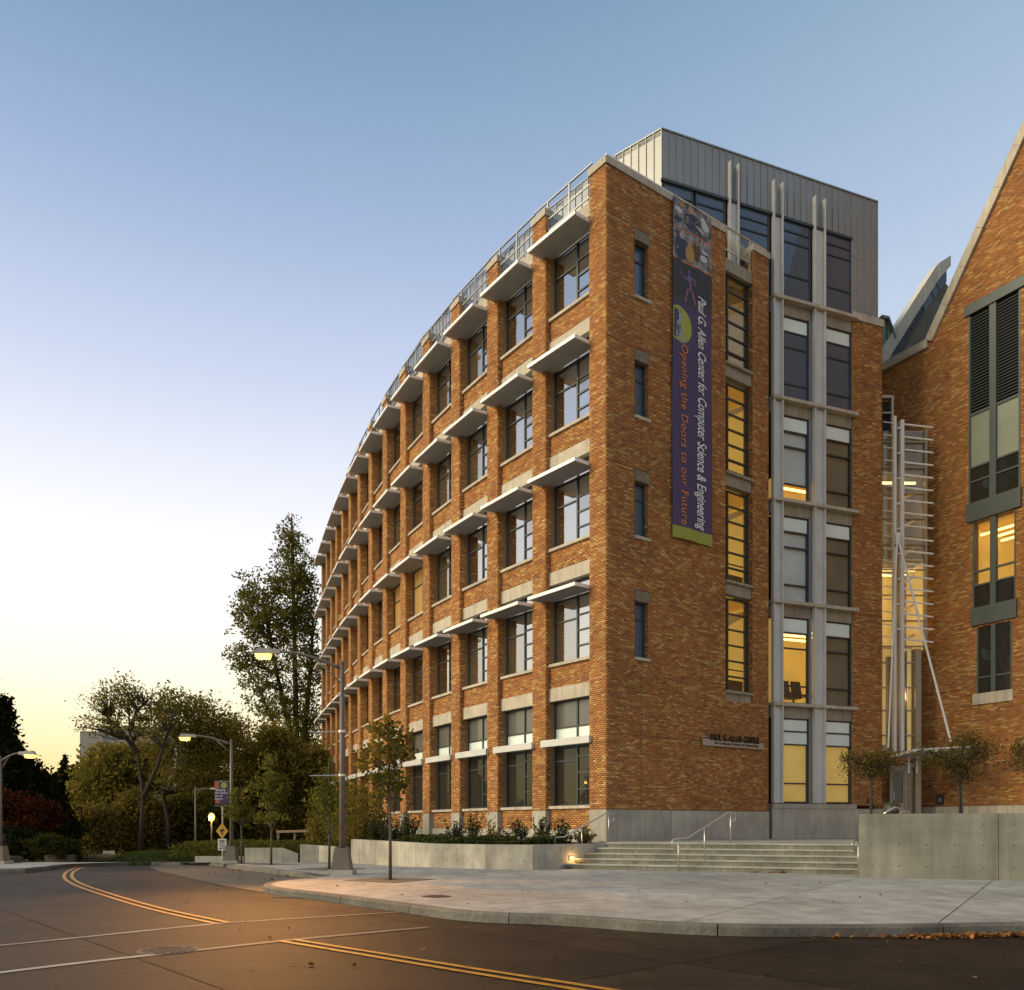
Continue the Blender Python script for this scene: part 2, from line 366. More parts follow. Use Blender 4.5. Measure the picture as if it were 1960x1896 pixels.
root_ground = None
def grid_sheet(name, x0, x1, y0, y1, zf, m, nx, ny, kind='structure', ys=None):
    V = []; F = []; X = np.linspace(x0, x1, nx+1); Y = ys if ys is not None else np.linspace(y0, y1, ny+1)
    for yy in Y:
        for xx in X: V.append((xx, yy, zf(xx, yy)))
    k = nx+1
    for j in range(len(Y)-1):
        for i in range(nx): a = j*k+i; F.append((a, a+1, a+1+k, a+k))
    me = bpy.data.meshes.new(name); me.from_pydata(V, [], F); me.materials.append(m); o = put(name, me, kind=kind); return o
ysamp = [-400, -60, -10]+[float(v) for v in range(-5, 80, 1)]+[100, 150, 300, 700, 2000]
grid_sheet('terrain', -1500, 1500, 0, 0, lambda x, y: gz(y)-.30-(.4 if abs(x) > 900 else 0), M_earth, 60, 0, ys=ysamp)
def tess(poly):
    from mathutils.geometry import tessellate_polygon
    return tessellate_polygon([[Vector((p[0], p[1], 0)) for p in poly]])
def clip(poly, half):     # clip polygon by half planes (nx,ny,c): nx*x+ny*y<=c
    for nx, ny, c in half:
        out = []
        for i in range(len(poly)):
            a, b = poly[i], poly[(i+1) % len(poly)]; da = nx*a[0]+ny*a[1]-c; db = nx*b[0]+ny*b[1]-c
            if da <= 0: out.append(a)
            if (da < 0 < db) or (db < 0 < da): t = da/(da-db); out.append((a[0]+(b[0]-a[0])*t, a[1]+(b[1]-a[1])*t))
        poly = out
        if len(poly) < 3: return []
    return poly
def area(p): return sum(p[i][0]*p[(i+1) % len(p)][1]-p[(i+1) % len(p)][0]*p[i][1] for i in range(len(p)))/2

# road: an empty with slabs
road = bpy.data.objects.new('road', None); attach(road, None, I4); tag(road, kind='structure')
grid_sheet('joint_bed', -62, 45, -2, 44, lambda x, y: gz(y)-.17, M_joint, 40, 46, kind=None, ys=[float(v) for v in np.arange(-2, 60, 1)])
jb = bpy.data.objects['joint_bed']; jb.parent = road
RA = (.755, .655); RB = (-.655, .755); RO = G(0, 1810.5, -.14)
ci = 0
for i in range(-9, 9):
    for j in range(-8, 12):
        bw = 4.1; bh = [2.0 if j == 0 else 4.1][0]
        y0 = -2.0 if j == 0 else (-2.0+4.1*j if j < 0 else 4.1*(j-1))
        if j == 0: y0, bh = -1.95, 1.95
        elif j < 0: y0, bh = -1.95+4.1*j, 4.1
        else: y0, bh = 4.1*(j-1), 4.1
        x0 = i*4.1+.9; g = .007
        cs = [(x0+g, y0+g), (x0+bw-g, y0+g), (x0+bw-g, y0+bh-g), (x0+g, y0+bh-g)]
        P = [(RO[0]+RA[0]*a+RB[0]*b, RO[1]+RA[1]*a+RB[1]*b) for a, b in cs]
        cy = sum(p[1] for p in P)/4; cxx = sum(p[0] for p in P)/4
        if cy < -1 or cy > 50 or abs(cxx) > 50: continue
        V = []; F = []; n = 6
        for b in range(n+1):
            for a in range(n+1):
                u, v = a/n, b/n; px = P[0][0]+(P[1][0]-P[0][0])*u+(P[3][0]-P[0][0])*v; py = P[0][1]+(P[1][1]-P[0][1])*u+(P[3][1]-P[0][1])*v
                V.append((px, py, gz(py)-.14))
        for b in range(n):
            for a in range(n): q = b*(n+1)+a; F.append((q, q+1, q+n+2, q+n+1))
        me = bpy.data.meshes.new('road_slab'); me.from_pydata(V, [], F); me.materials.append(M_road); put('road_slab', me, road)
def strip(name, pts, wid, off, m, parent, seg=.5, dash=None):
    P = [Vector((p[0], p[1], 0)) for p in pts]; dens = []
    # smooth resample
    def cr(p0, p1, p2, p3, t): return .5*((2*p1)+(-p0+p2)*t+(2*p0-5*p1+4*p2-p3)*t*t+(-p0+3*p1-3*p2+p3)*t**3)
    for i in range(len(P)-1):
        a, b, c, d = P[max(i-1, 0)], P[i], P[i+1], P[min(i+2, len(P)-1)]; k = max(2, int((c-b).length/seg))
        dens += [cr(a, b, c, d, t/k) for t in range(k)]
    dens.append(P[-1]); V = []; F = []
    for i, p in enumerate(dens):
        t = (dens[min(i+1, len(dens)-1)]-dens[max(i-1, 0)]).normalized(); nn = Vector((-t.y, t.x, 0))
        for s_ in (-1, 1):
            q = p+nn*wid/2*s_; V.append((q.x, q.y, gz(q.y)+off))
    for i in range(len(dens)-1): F.append((2*i, 2*i+2, 2*i+3, 2*i+1))
    me = bpy.data.meshes.new(name); me.from_pydata(V, [], F); me.materials.append(m); return put(name, me, parent), dens
def offs(pts, d):
    out = []
    for i, p in enumerate(pts):
        a = Vector(pts[max(i-1, 0)]); b = Vector(pts[min(i+1, len(pts)-1)]); t = (b-a).normalized(); out.append((p[0]-t.y*d, p[1]+t.x*d))
    return out
yl1 = [G(*q, -.14) for q in ((424, 1768), (300, 1741), (204, 1713), (150, 1694), (131, 1681), (134, 1670), (150, 1662), (172, 1657.5))]
yl2 = [G(*q, -.14) for q in ((548, 1801), (700, 1826), (900, 1859), (1160, 1900), (1500, 1960))]
for k, pl in enumerate((yl1, yl2)):
    for s_ in (-.095, .095):
        strip('yellow_line', offs(pl, s_), .085, -.130, M_yel, road)
cw1 = [G(*q, -.14) for q in ((-60, 1817), (120, 1799), (264, 1784), (424, 1768), (600, 1757), (778, 1746))]
cw2 = [G(*q, -.14) for q in ((-60, 1869), (0, 1863), (180, 1841), (369, 1821), (549, 1801), (700, 1787), (818, 1776))]
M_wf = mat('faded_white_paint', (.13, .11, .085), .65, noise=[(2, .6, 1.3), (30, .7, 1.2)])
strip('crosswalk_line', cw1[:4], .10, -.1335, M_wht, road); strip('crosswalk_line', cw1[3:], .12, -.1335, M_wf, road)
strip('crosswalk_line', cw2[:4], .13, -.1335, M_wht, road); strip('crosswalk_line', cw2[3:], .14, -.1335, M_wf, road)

# pavement outline (kerb line, then the back)
kerb_px = [(2600, 1776), (2250, 1772), (1960, 1767), (1830, 1769), (1700, 1771), (1449, 1771), (1280, 1766), (1145, 1757), (1047, 1751), (898, 1745), (758, 1728), (618, 1710), (560, 1704), (525, 1699), (509, 1694), (515, 1690), (545, 1685), (623, 1676), (560, 1668), (490, 1660), (407, 1651.5), (340, 1650), (290, 1650)]
kerb = [G(*q) for q in kerb_px]
W3 = [G(*q) for q in ((1020, 1665.5), (930, 1664.3), (825, 1661), (745, 1657), (672, 1652.8))]        # planter wall foot
W2 = [G(*q) for q in ((656, 1651.5), (610, 1646.5), (574, 1645.5), (541, 1644), (468, 1643.5))]
WR0 = Vector((8.46, 20.95)); RU = Vector((.925, -.38)).normalized(); RV = Vector((.38, .925)).normalized(); RJ = Vector((.815, .579)).normalized()
back = [(-22, 36.9), (-12, 36.9), (W2[-1][0]-.3, 36.9)]
pave = kerb+[(kerb[-1][0]-4, 36.6), (-20, 36.95), (4, 36.95), (6.0, 30), (14, 27), (22, 24), (22, 15)]
walk = bpy.data.objects.new('sidewalk', None); attach(walk, None, I4); tag(walk, kind='structure')
A_ = Vector((.84, -.54)).normalized(); B_ = Vector((.54, .84)).normalized(); O_ = Vector((8.46, 20.95))
ns = 0
stepd = 3.05; wid = 2.84
for i in range(-16, 8):
    for j in range(-6, 9):
        x0, x1, y0, y1 = i*wid+.008, (i+1)*wid-.008, (j-1)*stepd+.008, j*stepd-.008
        half = [(-A_.x, -A_.y, -(x0+A_.dot(O_))), (A_.x, A_.y, x1+A_.dot(O_)), (-B_.x, -B_.y, -(y0+B_.dot(O_))), (B_.x, B_.y, y1+B_.dot(O_))]
        p = clip(pave, half)
        if not p or abs(area(p)) < .05: continue
        # subdivide in strips so that it follows the fall of the ground
        ymin, ymax = min(q[1] for q in p), max(q[1] for q in p); V = []; F = []
        yb = [ymin-1]+[v for v in (25, 26, 27, 28) if ymin < v < ymax]+[ymax+1]
        for a, b in zip(yb[:-1], yb[1:]):
            pp = clip(p, [(0, -1, -a), (0, 1, b)])
            if len(pp) < 3: continue
            base = len(V); V += [(q[0], q[1], gz(q[1])) for q in pp]; m0 = len(V)
            for tr in tess(pp): F.append(tuple(base+k for k in tr))
        if not F: continue
        me = bpy.data.meshes.new('paving_slab'); me.from_pydata(V, [], F); me.materials.append(M_walk)
        bm = bmesh.new(); bm.from_mesh(me); bmesh.ops.remove_doubles(bm, verts=bm.verts, dist=.0005)
        for f_ in bm.faces:
            if f_.normal.z < 0: f_.normal_flip()
        bm.to_mesh(me); bm.free(); put('paving_slab', me, walk)
# joint bed under the slabs
V = [(q[0], q[1], gz(q[1])-.02) for q in pave]; me = bpy.data.meshes.new('slab_bed'); me.from_pydata(V, [], [t for t in tess(pave)]); me.materials.append(M_joint); put('slab_bed', me, walk)
# kerb stones
kp = []
def crp(P, seg):
    P = [Vector(p) for p in P]; o = []
    for i in range(len(P)-1):
        a, b, c, d = P[max(i-1, 0)], P[i], P[i+1], P[min(i+2, len(P)-1)]; k = max(1, int(round((c-b).length/seg)))
        for t in range(k):
            t = t/k; o.append(.5*((2*b)+(-a+c)*t+(2*a-5*b+4*c-d)*t*t+(-a+3*b-3*c+d)*t**3))
    o.append(P[-1]); return o
kd = crp(kerb, .22)
kroot = bpy.data.objects.new('kerb', None); attach(kroot, None, I4); tag(kroot, kind='structure')
i = 0
def kerb_run(kd, parent, side=1, run=12, hlow=None):
    i = 0
    while i < len(kd)-2:
        e = min(i+run+rnd.randint(-2, 3), len(kd)-1); mb = MB(); first = True; b = len(mb.v); cnt = 0
        for j in range(i, e+1):
            t = (kd[min(j+1, len(kd)-1)]-kd[max(j-1, 0)]).normalized(); nn = Vector((-t.y, t.x))*side
            q = kd[j]
            if j == i: q = q+t*.008
            if j == e: q = q-t*.008
            g = gz(q.y); prof = [(-.07, g-.2), (-.055, g-.03), (-.02, g+.006), (.10, g+.006), (.10, g-.2)]
            for (dd, z) in prof: pq = q-nn*dd; mb.v.append((pq.x, pq.y, z))
            cnt += 1
        for j in range(cnt-1):
            for k in range(4): a = b+j*5+k; mb.f.append((a, a+1, a+6, a+5))
        mb.f.append((b, b+1, b+2, b+3, b+4)); z = b+(cnt-1)*5; mb.f.append((z+4, z+3, z+2, z+1, z))
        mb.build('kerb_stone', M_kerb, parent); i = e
kerb_run(kd, kroot, 1)
# lay-by
lp = [G(*q, -.14) for q in ((284, 1660), (335, 1654), (407, 1653.5), (490, 1663), (560, 1671.5), (640, 1680), (600, 1684), (545, 1690), (512, 1697), (505, 1709.5), (430, 1697), (370, 1684), (310, 1670))]
V = []; F = []
for a, b in [(0, 25), (25, 26), (26, 27), (27, 28), (28, 60)]:
    pp = clip(lp, [(0, -1, -a), (0, 1, b)])
    if len(pp) < 3: continue
    s0 = len(V); V += [(q[0], q[1], gz(q[1])-.131) for q in pp]; F += [tuple(s0+k for k in tr) for tr in tess(pp)]
me = bpy.data.meshes.new('layby'); me.from_pydata(V, [], F); me.materials.append(M_lay); put('layby', me, kind='structure')
# far left pavement
lf = [G(*q) for q in ((-220, 1669), (0, 1663), (60, 1661.5), (110, 1656), (165, 1653), (250, 1651))]
kl = crp(lf, .3); kerb_run(kl, kroot, -1, 9)
pv = [tuple(p) for p in lf]+[(lf[-1][0], 36.9), (-32, 36.9)]
me = bpy.data.meshes.new('left_sidewalk'); me.from_pydata([(q[0], q[1], gz(q[1])+.003) for q in pv], [], [t for t in tess(pv)]); me.materials.append(M_walk); put('left_sidewalk', me, kind='structure')

# ------------------------------------------------------------------ main building
bld = empty('brick_building', (3.1, 28.3, .75), 'long curved brick building with rows of sunshades and a metal clad top floor', 'building')
BK = Bricks()
# facade line of the long curved side: arris points of the piers
P = [(3.1, 28.3)]
for i in range(15):
    u = i/13; h = .6659-.7335*u+.3869*u*u; P.append((P[-1][0]-3.07*math.sin(h), P[-1][1]+3.07*math.cos(h)))
NB = 14
ZT = 21.85+E_; CAP = ZT+.24
OW, PW, RS, RW = 2.27, .80, .20, .42        # opening, pier, spandrel recess, window recess
sill = [.68+E_, 5.75+E_, 9.88+E_, 14.0+E_, 18.13+E_]
lint = [4.89+E_, 9.05+E_, 13.18+E_, 17.3+E_, 21.2+E_]
LH = .47
shz = [8.1+E_, 12.25+E_, 16.35+E_, 20.45+E_]
frs = [Fr(P[i+1][0], P[i+1][1], P[i][0]-P[i+1][0], P[i][1]-P[i+1][1]) for i in range(NB)]
# shared meshes in bay coordinates
def frame_mesh(x0, x1, z0, z1, y, cols, rows):
    """cols: mullion positions; rows: list per column of transom heights"""
    mb = MB(); w_ = .055; mb.box(x0, x0+w_, y, y+.10, z0, z1); mb.box(x1-w_, x1, y, y+.10, z0, z1); mb.box(x0+w_, x1-w_, y+.002, y+.098, z0, z0+w_); mb.box(x0+w_, x1-w_, y+.002, y+.098, z1-w_, z1)
    xs = [x0+w_]+[c for c in cols]+[x1-w_]
    for c in cols: mb.box(c-.035, c+.035, y-.012, y+.09, z0+w_, z1-w_)
    for i, r in enumerate(rows):
        a = xs[i]+(.035 if i else 0); b = xs[i+1]-(.035 if i < len(rows)-1 else 0)
        for z in r: mb.box(a, b, y-.006, y+.08, z-.028, z+.028)
    return mb
def pane_rects(x0, x1, z0, z1, cols, rows):
    xs = [x0+.05]+list(cols)+[x1-.05]; out = []
    for i, r in enumerate(rows):
        zz = [z0+.05]+list(r)+[z1-.05]; out.append([(xs[i], xs[i+1], zz[k], zz[k+1]) for k in range(len(zz)-1)])
    return out
up_rows = [[1.50, 2.28], [.52, 1.06, 1.60, 2.28]]
W0, W1 = 0.0, OW; MUL = 1.22
# ground floor: lower and upper parts
g_low = [[1.60, 2.15, 2.80], [.58, 1.16, 1.73, 2.15, 2.80]]
WIN = []
for k in range(5):
    hh = lint[k]-LH-sill[k]
    rows = g_low if k == 0 else up_rows
    rows = [[sill[k]+r for r in c] for c in rows]
    fm = frame_mesh(W0, W1, sill[k], lint[k]-LH, RW, [MUL], rows).mesh('frame', M_frame)
    pr = pane_rects(W0, W1, sill[k], lint[k]-LH, [MUL], rows)
    panes = []
    for ci_, colr in enumerate(pr):
        for ri, q in enumerate(colr):
            top = ri == len(colr)-1; sec = ri == len(colr)-2
            if k == 0: m = M_opaq if top else (M_frost if sec else G_dim)
            else: m = G_win
            panes.append(MB().box(q[0], q[1], RW+.03, RW+.045, q[2], q[3]).mesh('pane', m))
    WIN.append((fm, panes))
M_seal = mat('sealant_joint', (.05, .035, .025), .9)
sh_l = .70+RW*0
def shade_mesh():
    mb = MB(); x0, x1 = -.22, OW; y0 = -.66
    mb.box(x0, x1, y0, y0+.05, -.115, 0)                       # fascia
    mb.box(x0, x0+.05, y0+.05, RW-.05, -.113, -.002); mb.box(x1-.05, x1, y0+.05, RW-.05, -.113, -.002); return mb
def louvre_mesh():
    mb = MB(); n = 13
    for i in range(n):
        y = -.60+i*(RW+.50)/n; mb.hexa([(-.17, y, -.10), (OW-.05, y, -.10), (OW-.05, y+.045, -.08), (-.17, y+.045, -.08), (-.17, y, -.088), (OW-.05, y, -.088), (OW-.05, y+.045, -.068), (-.17, y+.045, -.068)])
    return mb
def deck(): return MB()
BKT = MB().box(.55, .58, -.60, RW-.02, -.06, -.045).box(1.60, 1.63, -.60, RW-.02, -.06, -.045).mesh('bracket', M_frame); SHT = MB().box(-.17, OW-.05, -.61, RW-.06, -.045, -.03).mesh('grating_top', M_shadet)
SH = shade_mesh().mesh('sunshade', M_shade); LV = louvre_mesh().mesh('louvre', M_shadeu)
IB = MB().box(-.14, OW+.12, -.13, -.105, 2.78+E_, 3.02+E_).box(-.14, OW+.12, -.105, -.03, 2.995+E_, 3.018+E_).box(-.14, OW+.12, -.105, -.03, 2.782+E_, 2.805+E_).box(-.14, -.10, -.103, RW-.02, 2.81+E_, 2.99+E_).box(OW+.08, OW+.12, -.103, RW-.02, 2.81+E_, 2.99+E_).mesh('steel_channel', M_beam)
LN = [MB().box(.0, OW, RS-.03, RS+.30, lint[k]-LH, lint[k]).mesh('lintel', M_conc) for k in range(5)]
SL = [MB().box(-.02, OW*.53, RS-.09, RW+.12, sill[k]-.10, sill[k]).box(OW*.53+.008, OW, RS-.09, RW+.12, sill[k]-.10, sill[k]).mesh('sill', M_conc) for k in range(5)]
SPM = [MB().box(0, OW, RS+.012, RS+.32, -.14+E_ if k == 0 else lint[k-1], sill[k]-.10).mesh('spandrel', M_mortar) for k in range(5)]
PC = MB().box(OW+.012, OW+PW-.012, .012, .9, .51+E_, ZT).mesh('pier', M_mortar)
PB = MB().box(OW, OW+PW, -.01, .9, -.8+E_, .51+E_).mesh('pier_base', M_base)
CPm = MB().box(OW-.03, OW+PW+.03, -.05, .9, ZT, CAP).mesh('pier_cap', M_conc)
PLm = MB().box(0, OW*.62, RS-.06, RS+.2, -.9+E_, -.14+E_).box(OW*.62+.012, OW, RS-.06, RS+.2, -.9+E_, -.14+E_).mesh('plinth', M_base)
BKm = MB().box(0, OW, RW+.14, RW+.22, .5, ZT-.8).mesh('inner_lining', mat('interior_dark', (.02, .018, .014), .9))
RLg = [MB().box(.02+a, a+1.10, .12, .132, 21.78+E_, 22.30+E_).mesh('rail_glass', G_rail) for a in (0, 1.14)]
RLh = [MB().box(.02+a, a+1.10, .12, .132, 21.34+E_, 21.68+E_).mesh('rail_glass', G_rail) for a in (0, 1.14)]
RLp = MB().box(1.10, 1.16, .10, .15, 21.15+E_, 22.35+E_).box(-.04, .02, .10, .15, 21.15+E_, 22.35+E_).box(.02, 1.10, .105, .145, 21.70+E_, 21.75+E_).box(1.16, OW, .105, .145, 21.70+E_, 21.75+E_).box(.02, 1.10, .105, .145, 21.28+E_, 21.33+E_).box(1.16, OW, .105, .145, 21.28+E_, 21.33+E_).box(-.78, OW+.0, .10, .16, 22.36+E_, 22.40+E_).mesh('roof_rail', mat('rail_grey', (.36, .35, .33), .4, metal=.4))
LC = {}
def lit_copy(me, m):
    if (me.name, m.name) not in LC: c_ = me.copy(); c_.materials.clear(); c_.materials.append(m); LC[(me.name, m.name)] = c_
    return LC[(me.name, m.name)]
for n in range(NB):
    f = frs[n]; Mx = f.M
    put('pier', PC, bld, Mx); put('pier_base', PB, bld, Mx); put('pier_cap', CPm, bld, Mx); put('plinth', PLm, bld, Mx)
    put('inner_lining', BKm, bld, Mx)
    BK.wall(f, OW, OW+PW, .51+E_+.005, ZT, 0.0)
    fr_r = f.sub(0, 0, 0, 1)      # reveal of the next pier that faces the corner
    BK.wall(fr_r, 0, RW+.06, .51+E_+.005, ZT, 0.0)
    MB().box(0, .05, .0, .9, -.8+E_, .51+E_)
    for k in range(5):
        lo = -.14+E_ if k == 0 else lint[k-1]
        BK.wall(f, 0, OW, lo, sill[k]-.10, RS)
        put('spandrel', SPM[k], bld, Mx); put('lintel', LN[k], bld, Mx); put('sill', SL[k], bld, Mx)
        fo = put('window', WIN[k][0], bld, Mx)
        if n < 7:
            vb = rng.random()
            for pi, pm in enumerate(WIN[k][1]):
                if k and (n, k) in ((4, 2), (5, 2)) and pi != 2: put('pane', lit_copy(pm, mat('dim_lit_blind', (.32, .20, .06), .4, emit=(1, .5, .1), estr=.12, coat=.4)), fo, Mx)
                elif k and ((vb < .3 and pi in (0, 1)) or (vb > .75 and pi in (2, 5, 6))): put('pane', lit_copy(pm, G_win2), fo, Mx)
                else: put('pane', pm, fo, Mx)
        else:
            mb = MB().box(W0+.04, W1-.04, RW+.03, RW+.045, sill[k], lint[k]-LH)
            mb.build('pane', G_win if k else G_dim, fo, Mx)
    for z in shz:
        s_ = put('sunshade', SH, bld, Mx @ Matrix.Translation((0, 0, z))); put('louvre', LV, s_, Mx @ Matrix.Translation((0, 0, z))); put('grating_top', SHT, s_, Mx @ Matrix.Translation((0, 0, z)))
    put('steel_channel', IB, bld, Mx)
    rp = put('roof_rail', RLp, bld, Mx)
    if n < 9:
        for q in RLg+RLh: put('glass_panel', q, rp, Mx)
# far end pier and end wall
pe = P[NB]; fe = Fr(P[NB+1][0], P[NB+1][1], P[NB][0]-P[NB+1][0], P[NB][1]-P[NB+1][1])
put('pier', PC, bld, fe.M); put('pier_base', PB, bld, fe.M); put('pier_cap', CPm, bld, fe.M); BK.wall(fe, OW, OW+PW, .51+E_, ZT)

# ---- right hand face, part one
F1 = Fr(3.1, 28.3, .815, .579); T1 = 8.36
nw = []      # narrow windows
for zt_, zb_ in ((20.22, 17.97), (16.14, 13.9), (12.05, 9.82), (7.97, 5.7)):
    nw.append((1.29, 1.94, zb_+E_, zt_+E_))
tx0, tx1 = F1.px(1389)[0], F1.px(1441)[0]
tw = [(b+E_, t+E_) for b, t in ((17.17, 20.60), (13.12, 16.57), (9.08, 12.54), (5.0, 8.51))]
tall = (tx0, tx1, 4.60+E_, 30)
holes1 = nw+[tall]
holed(F1, .012, T1, .51+E_, ZT, .012, .45, holes1).build('front_wall', M_mortar, bld, F1.M)
BK.wall(F1, 0, T1, .51+E_+.005, ZT, 0, holes1)
F1r = F1.sub(T1, 0, 0, 1); BK.wall(F1r, 0, .5, .51+E_, ZT)
MB().box(T1-.012, T1, .012, .6, .51+E_, ZT).build('wall_end', M_mortar, bld, F1.M)
# control joints
def cj(*b): MB().box(*b).build('control_joint', M_seal, JP, JF.M)
JP, JF = bld, F1
for z in (20.26, 16.18, 12.1, 8.0, 3.04):
    for a, b in ((0, tx0), (tx1, T1)):
        if z > 4 or a > 1: cj(a+.01, b-.002, -.003, .02, z+E_-.006, z+E_+.006)
        else: cj(a+.01, T1-.002, -.003, .02, z+E_-.006, z+E_+.006)
cj(1.60, 1.614, -.0036, .02, .52+E_, 5.6+E_)
for z0, z1 in ((8.4, 9.7), (12.5, 13.75), (16.6, 17.8), (20.6, 21.8)): cj(1.60, 1.614, -.0036, .02, z0+E_, z1+E_)
for (a, b, z0, z1) in nw:
    MB().box(a-.0, b+.03, -.02, .25, z1-.36, z1-.0).build('lintel', mat('stained_lintel', (.21, .165, .11), .8, noise=[(6, .8, 1.15)]), bld, F1.M)
    MB().box(a-.02, b+.07, -.06, .25, z0-.10, z0-.0).build('sill', M_conc, bld, F1.M)
    rv = F1.sub(b, .28, 0, -1); BK.wall(rv, 0, .28, z0, z1-.36)
    fo = frame_mesh(a, b, z0, z1-.36, .2, [], [[z0+(z1-.36-z0)*.70]]).build('window', M_frame, bld, F1.M)
    for q in ((z0+.05, z0+(z1-.36-z0)*.70), (z0+(z1-.36-z0)*.70, z1-.41)):
        MB().box(a+.05, b-.05, .23, .245, *q).build('pane', G_blue, fo, F1.M)
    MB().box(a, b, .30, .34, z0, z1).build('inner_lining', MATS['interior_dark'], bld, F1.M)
# rooms behind glass
def room(fr, x0, x1, z0, z1, y, depth, wall, parent, lights=2):
    mb = MB(); e = .04
    mb.box(x0-e, x1+e, y+depth, y+depth+e, z0, z1); mb.box(x0-e, x0, y, y+depth, z0, z1); mb.box(x1, x1+e, y, y+depth, z0, z1); mb.box(x0, x1, y, y+depth, z0-e, z0)
    r = mb.build('room', wall, parent, fr.M); MB().box(x0, x1, y, y+depth, z1, z1+e).build('ceiling', M_ceil if wall is M_room else M_roomd, r, fr.M)
    for i in range(lights):
        yy = y+depth*(.3+.45*i/max(1, lights-1)); MB().box(x0+.1, x1-.1, yy, yy+.08, z1-.28, z1-.2).build('ceiling_light', M_tube, r, fr.M)
    return r
for i, (z0, z1) in enumerate(tw):
    rows = [z0+(z1-z0)*k/6 for k in range(1, 6)]
    fo = frame_mesh(tx0, tx1-.02, z0, z1, .22, [tx0+.36], [rows, rows]).build('window', M_frame, bld, F1.M)
    for c in pane_rects(tx0, tx1-.02, z0, z1, [tx0+.36], [rows, rows]):
        for q in c: MB().box(q[0], q[1], .25, .262, q[2], q[3]).build('pane', G_clear, fo, F1.M)
    rm = room(F1, tx0-.3, tx1+.6, z0-.02, z1+.0, .36, 1.6, M_room if i else mat('pale_glowing_room_wall', (.34, .34, .34), .8, emit=(.75, .62, .42), estr=.16, noise=[(1, .8, 1.1)]), bld, 0)  # pale walls glow in place of room lighting
    MB().hexa([(tx0-.2, .75, z1-1.5), (tx1+.5, .75, z1-.35), (tx1+.5, 1.9, z1-.35), (tx0-.2, 1.9, z1-1.5), (tx0-.2, .75, z1-1.3), (tx1+.5, .75, z1-.15), (tx1+.5, 1.9, z1-.15), (tx0-.2, 1.9, z1-1.3)]).build('added_soffit', mat('glowing_ochre_soffit', (.34, .25, .11), .8, emit=(1, .6, .2), estr=.10), rm, F1.M)  # sloped glowing box added to break up the room's even glow
    MB().box(tx0-.2, tx1+.5, .9, 1.0, z0, z0+.62).box(tx0-.2, tx1+.5, .88, .93, z0+1.0, z0+1.04).build('added_dark_band', mat('dark_ochre', (.10, .075, .04), .7), rm, F1.M)  # dark band and bar added so the lower panes look darker
    MB().box(tx0, tx1, -.06, .3, z0-.09, z0).build('ledge', M_lin, bld, F1.M)
    MB().box(tx0+.02, tx1-.02, .06, .35, z0-.49 if i < 3 else z0-.40, z0-.09).build('lintel', M_lin, bld, F1.M)
    for k in range(5):
        pass
MB().box(tx0+.0, tx1, .06, .35, 20.60+E_, 21.05+E_).build('lintel', M_lin, bld, F1.M)
for a in (tx1,):
    rv = F1.sub(a, .24, 0, -1); BK.wall(rv, 0, .24, 4.6+E_, ZT)
MB().box(tx1, tx1+.012, .012, .3, 4.6+E_, ZT).build('wall_return', M_mortar, bld, F1.M)
# caps
cps = [(-.0, 2.2), (2.212, 4.4), (4.412, tx0+.02), (tx1-.02, T1+.05)]
for a, b in cps: MB().box(a, b, -.05, .5, ZT, CAP).build('coping', M_conc, bld, F1.M)
# roof rail on the right hand face
mb = MB().tube([(.1, .12, CAP+.17), (T1, .12, CAP+.17)], .035, 8)
for a in np.arange(.6, 8.3, .95):
    if tx0-.1 < a < tx1+.1: continue
    mb.box(a, a+.04, .10, .14, CAP, CAP+.16)
mb.box(tx0, tx0+.05, .1, .15, 21.05+E_, CAP+.17).box(tx1-.05, tx1, .1, .15, 21.05+E_, CAP+.17).box((tx0+tx1)/2-.02, (tx0+tx1)/2+.02, .1, .15, 21.05+E_, CAP+.17).box(tx0+.05, tx1-.05, .1, .14, 21.38+E_, 21.42+E_)
rr = mb.build('roof_rail', M_steel, bld, F1.M)
for a, b in ((tx0+.05, (tx0+tx1)/2-.02), ((tx0+tx1)/2+.02, tx1-.05)):
    MB().box(a, b, .115, .125, 21.46+E_, CAP+.1).build('glass_panel', G_rail, rr, F1.M)
# base panels
bx = [0]+[F1.px(v)[0] for v in (1180, 1234, 1284, 1332, 1377, 1421, 1461)]+[T1]
for a, b in zip(bx[:-1], bx[1:]): MB().box(a+.006, b-.006, -.03, .4, .5, .51+E_).build('base_panel', M_base, bld, F1.M)
MB().box(.1, T1-.1, .0, .3, .5, .5+E_).build('base_core', M_joint, bld, F1.M)

# ---- glazed bay, part two
F2 = Fr(10.05, 33.4, .932, .363)
x2 = lambda p: F2.px(p)[0]
ST = [.86+E_, 4.78+E_, 8.77+E_, 12.75+E_, 16.70+E_, 20.62+E_]     # ledges
c0a, c0b = x2(1476), x2(1494); c1a, c1b = x2(1554.5), x2(1575); xe = x2(1632); xr = x2(1688)
BK.wall(F2, xe, xr, .80+E_, 20.55+E_, -.02); MB().box(xe, xr-.012, -.008, .5, .8+E_, 20.55+E_).build('front_wall', M_mortar, bld, F2.M)
MB().box(xe-.05, xr+.05, -.08, .5, 20.55+E_, 20.85+E_).build('coping', M_conc, bld, F2.M)
JF = F2
for z in (4.7, 8.6, 12.6, 16.6): cj(xe, xr, -.024, .0, z+E_-.006, z+E_+.006)
Fs = F2.sub(xe, .35, 0, -1); BK.wall(Fs, 0, .36, .8+E_, 20.55+E_)
Fe = F2.sub(xr, -.02, 0, 1); BK.wall(Fe, 0, 1.0, .8+E_, 20.55+E_)
pb = [x2(v) for v in (1475, 1494, 1584, 1642, 1689)]
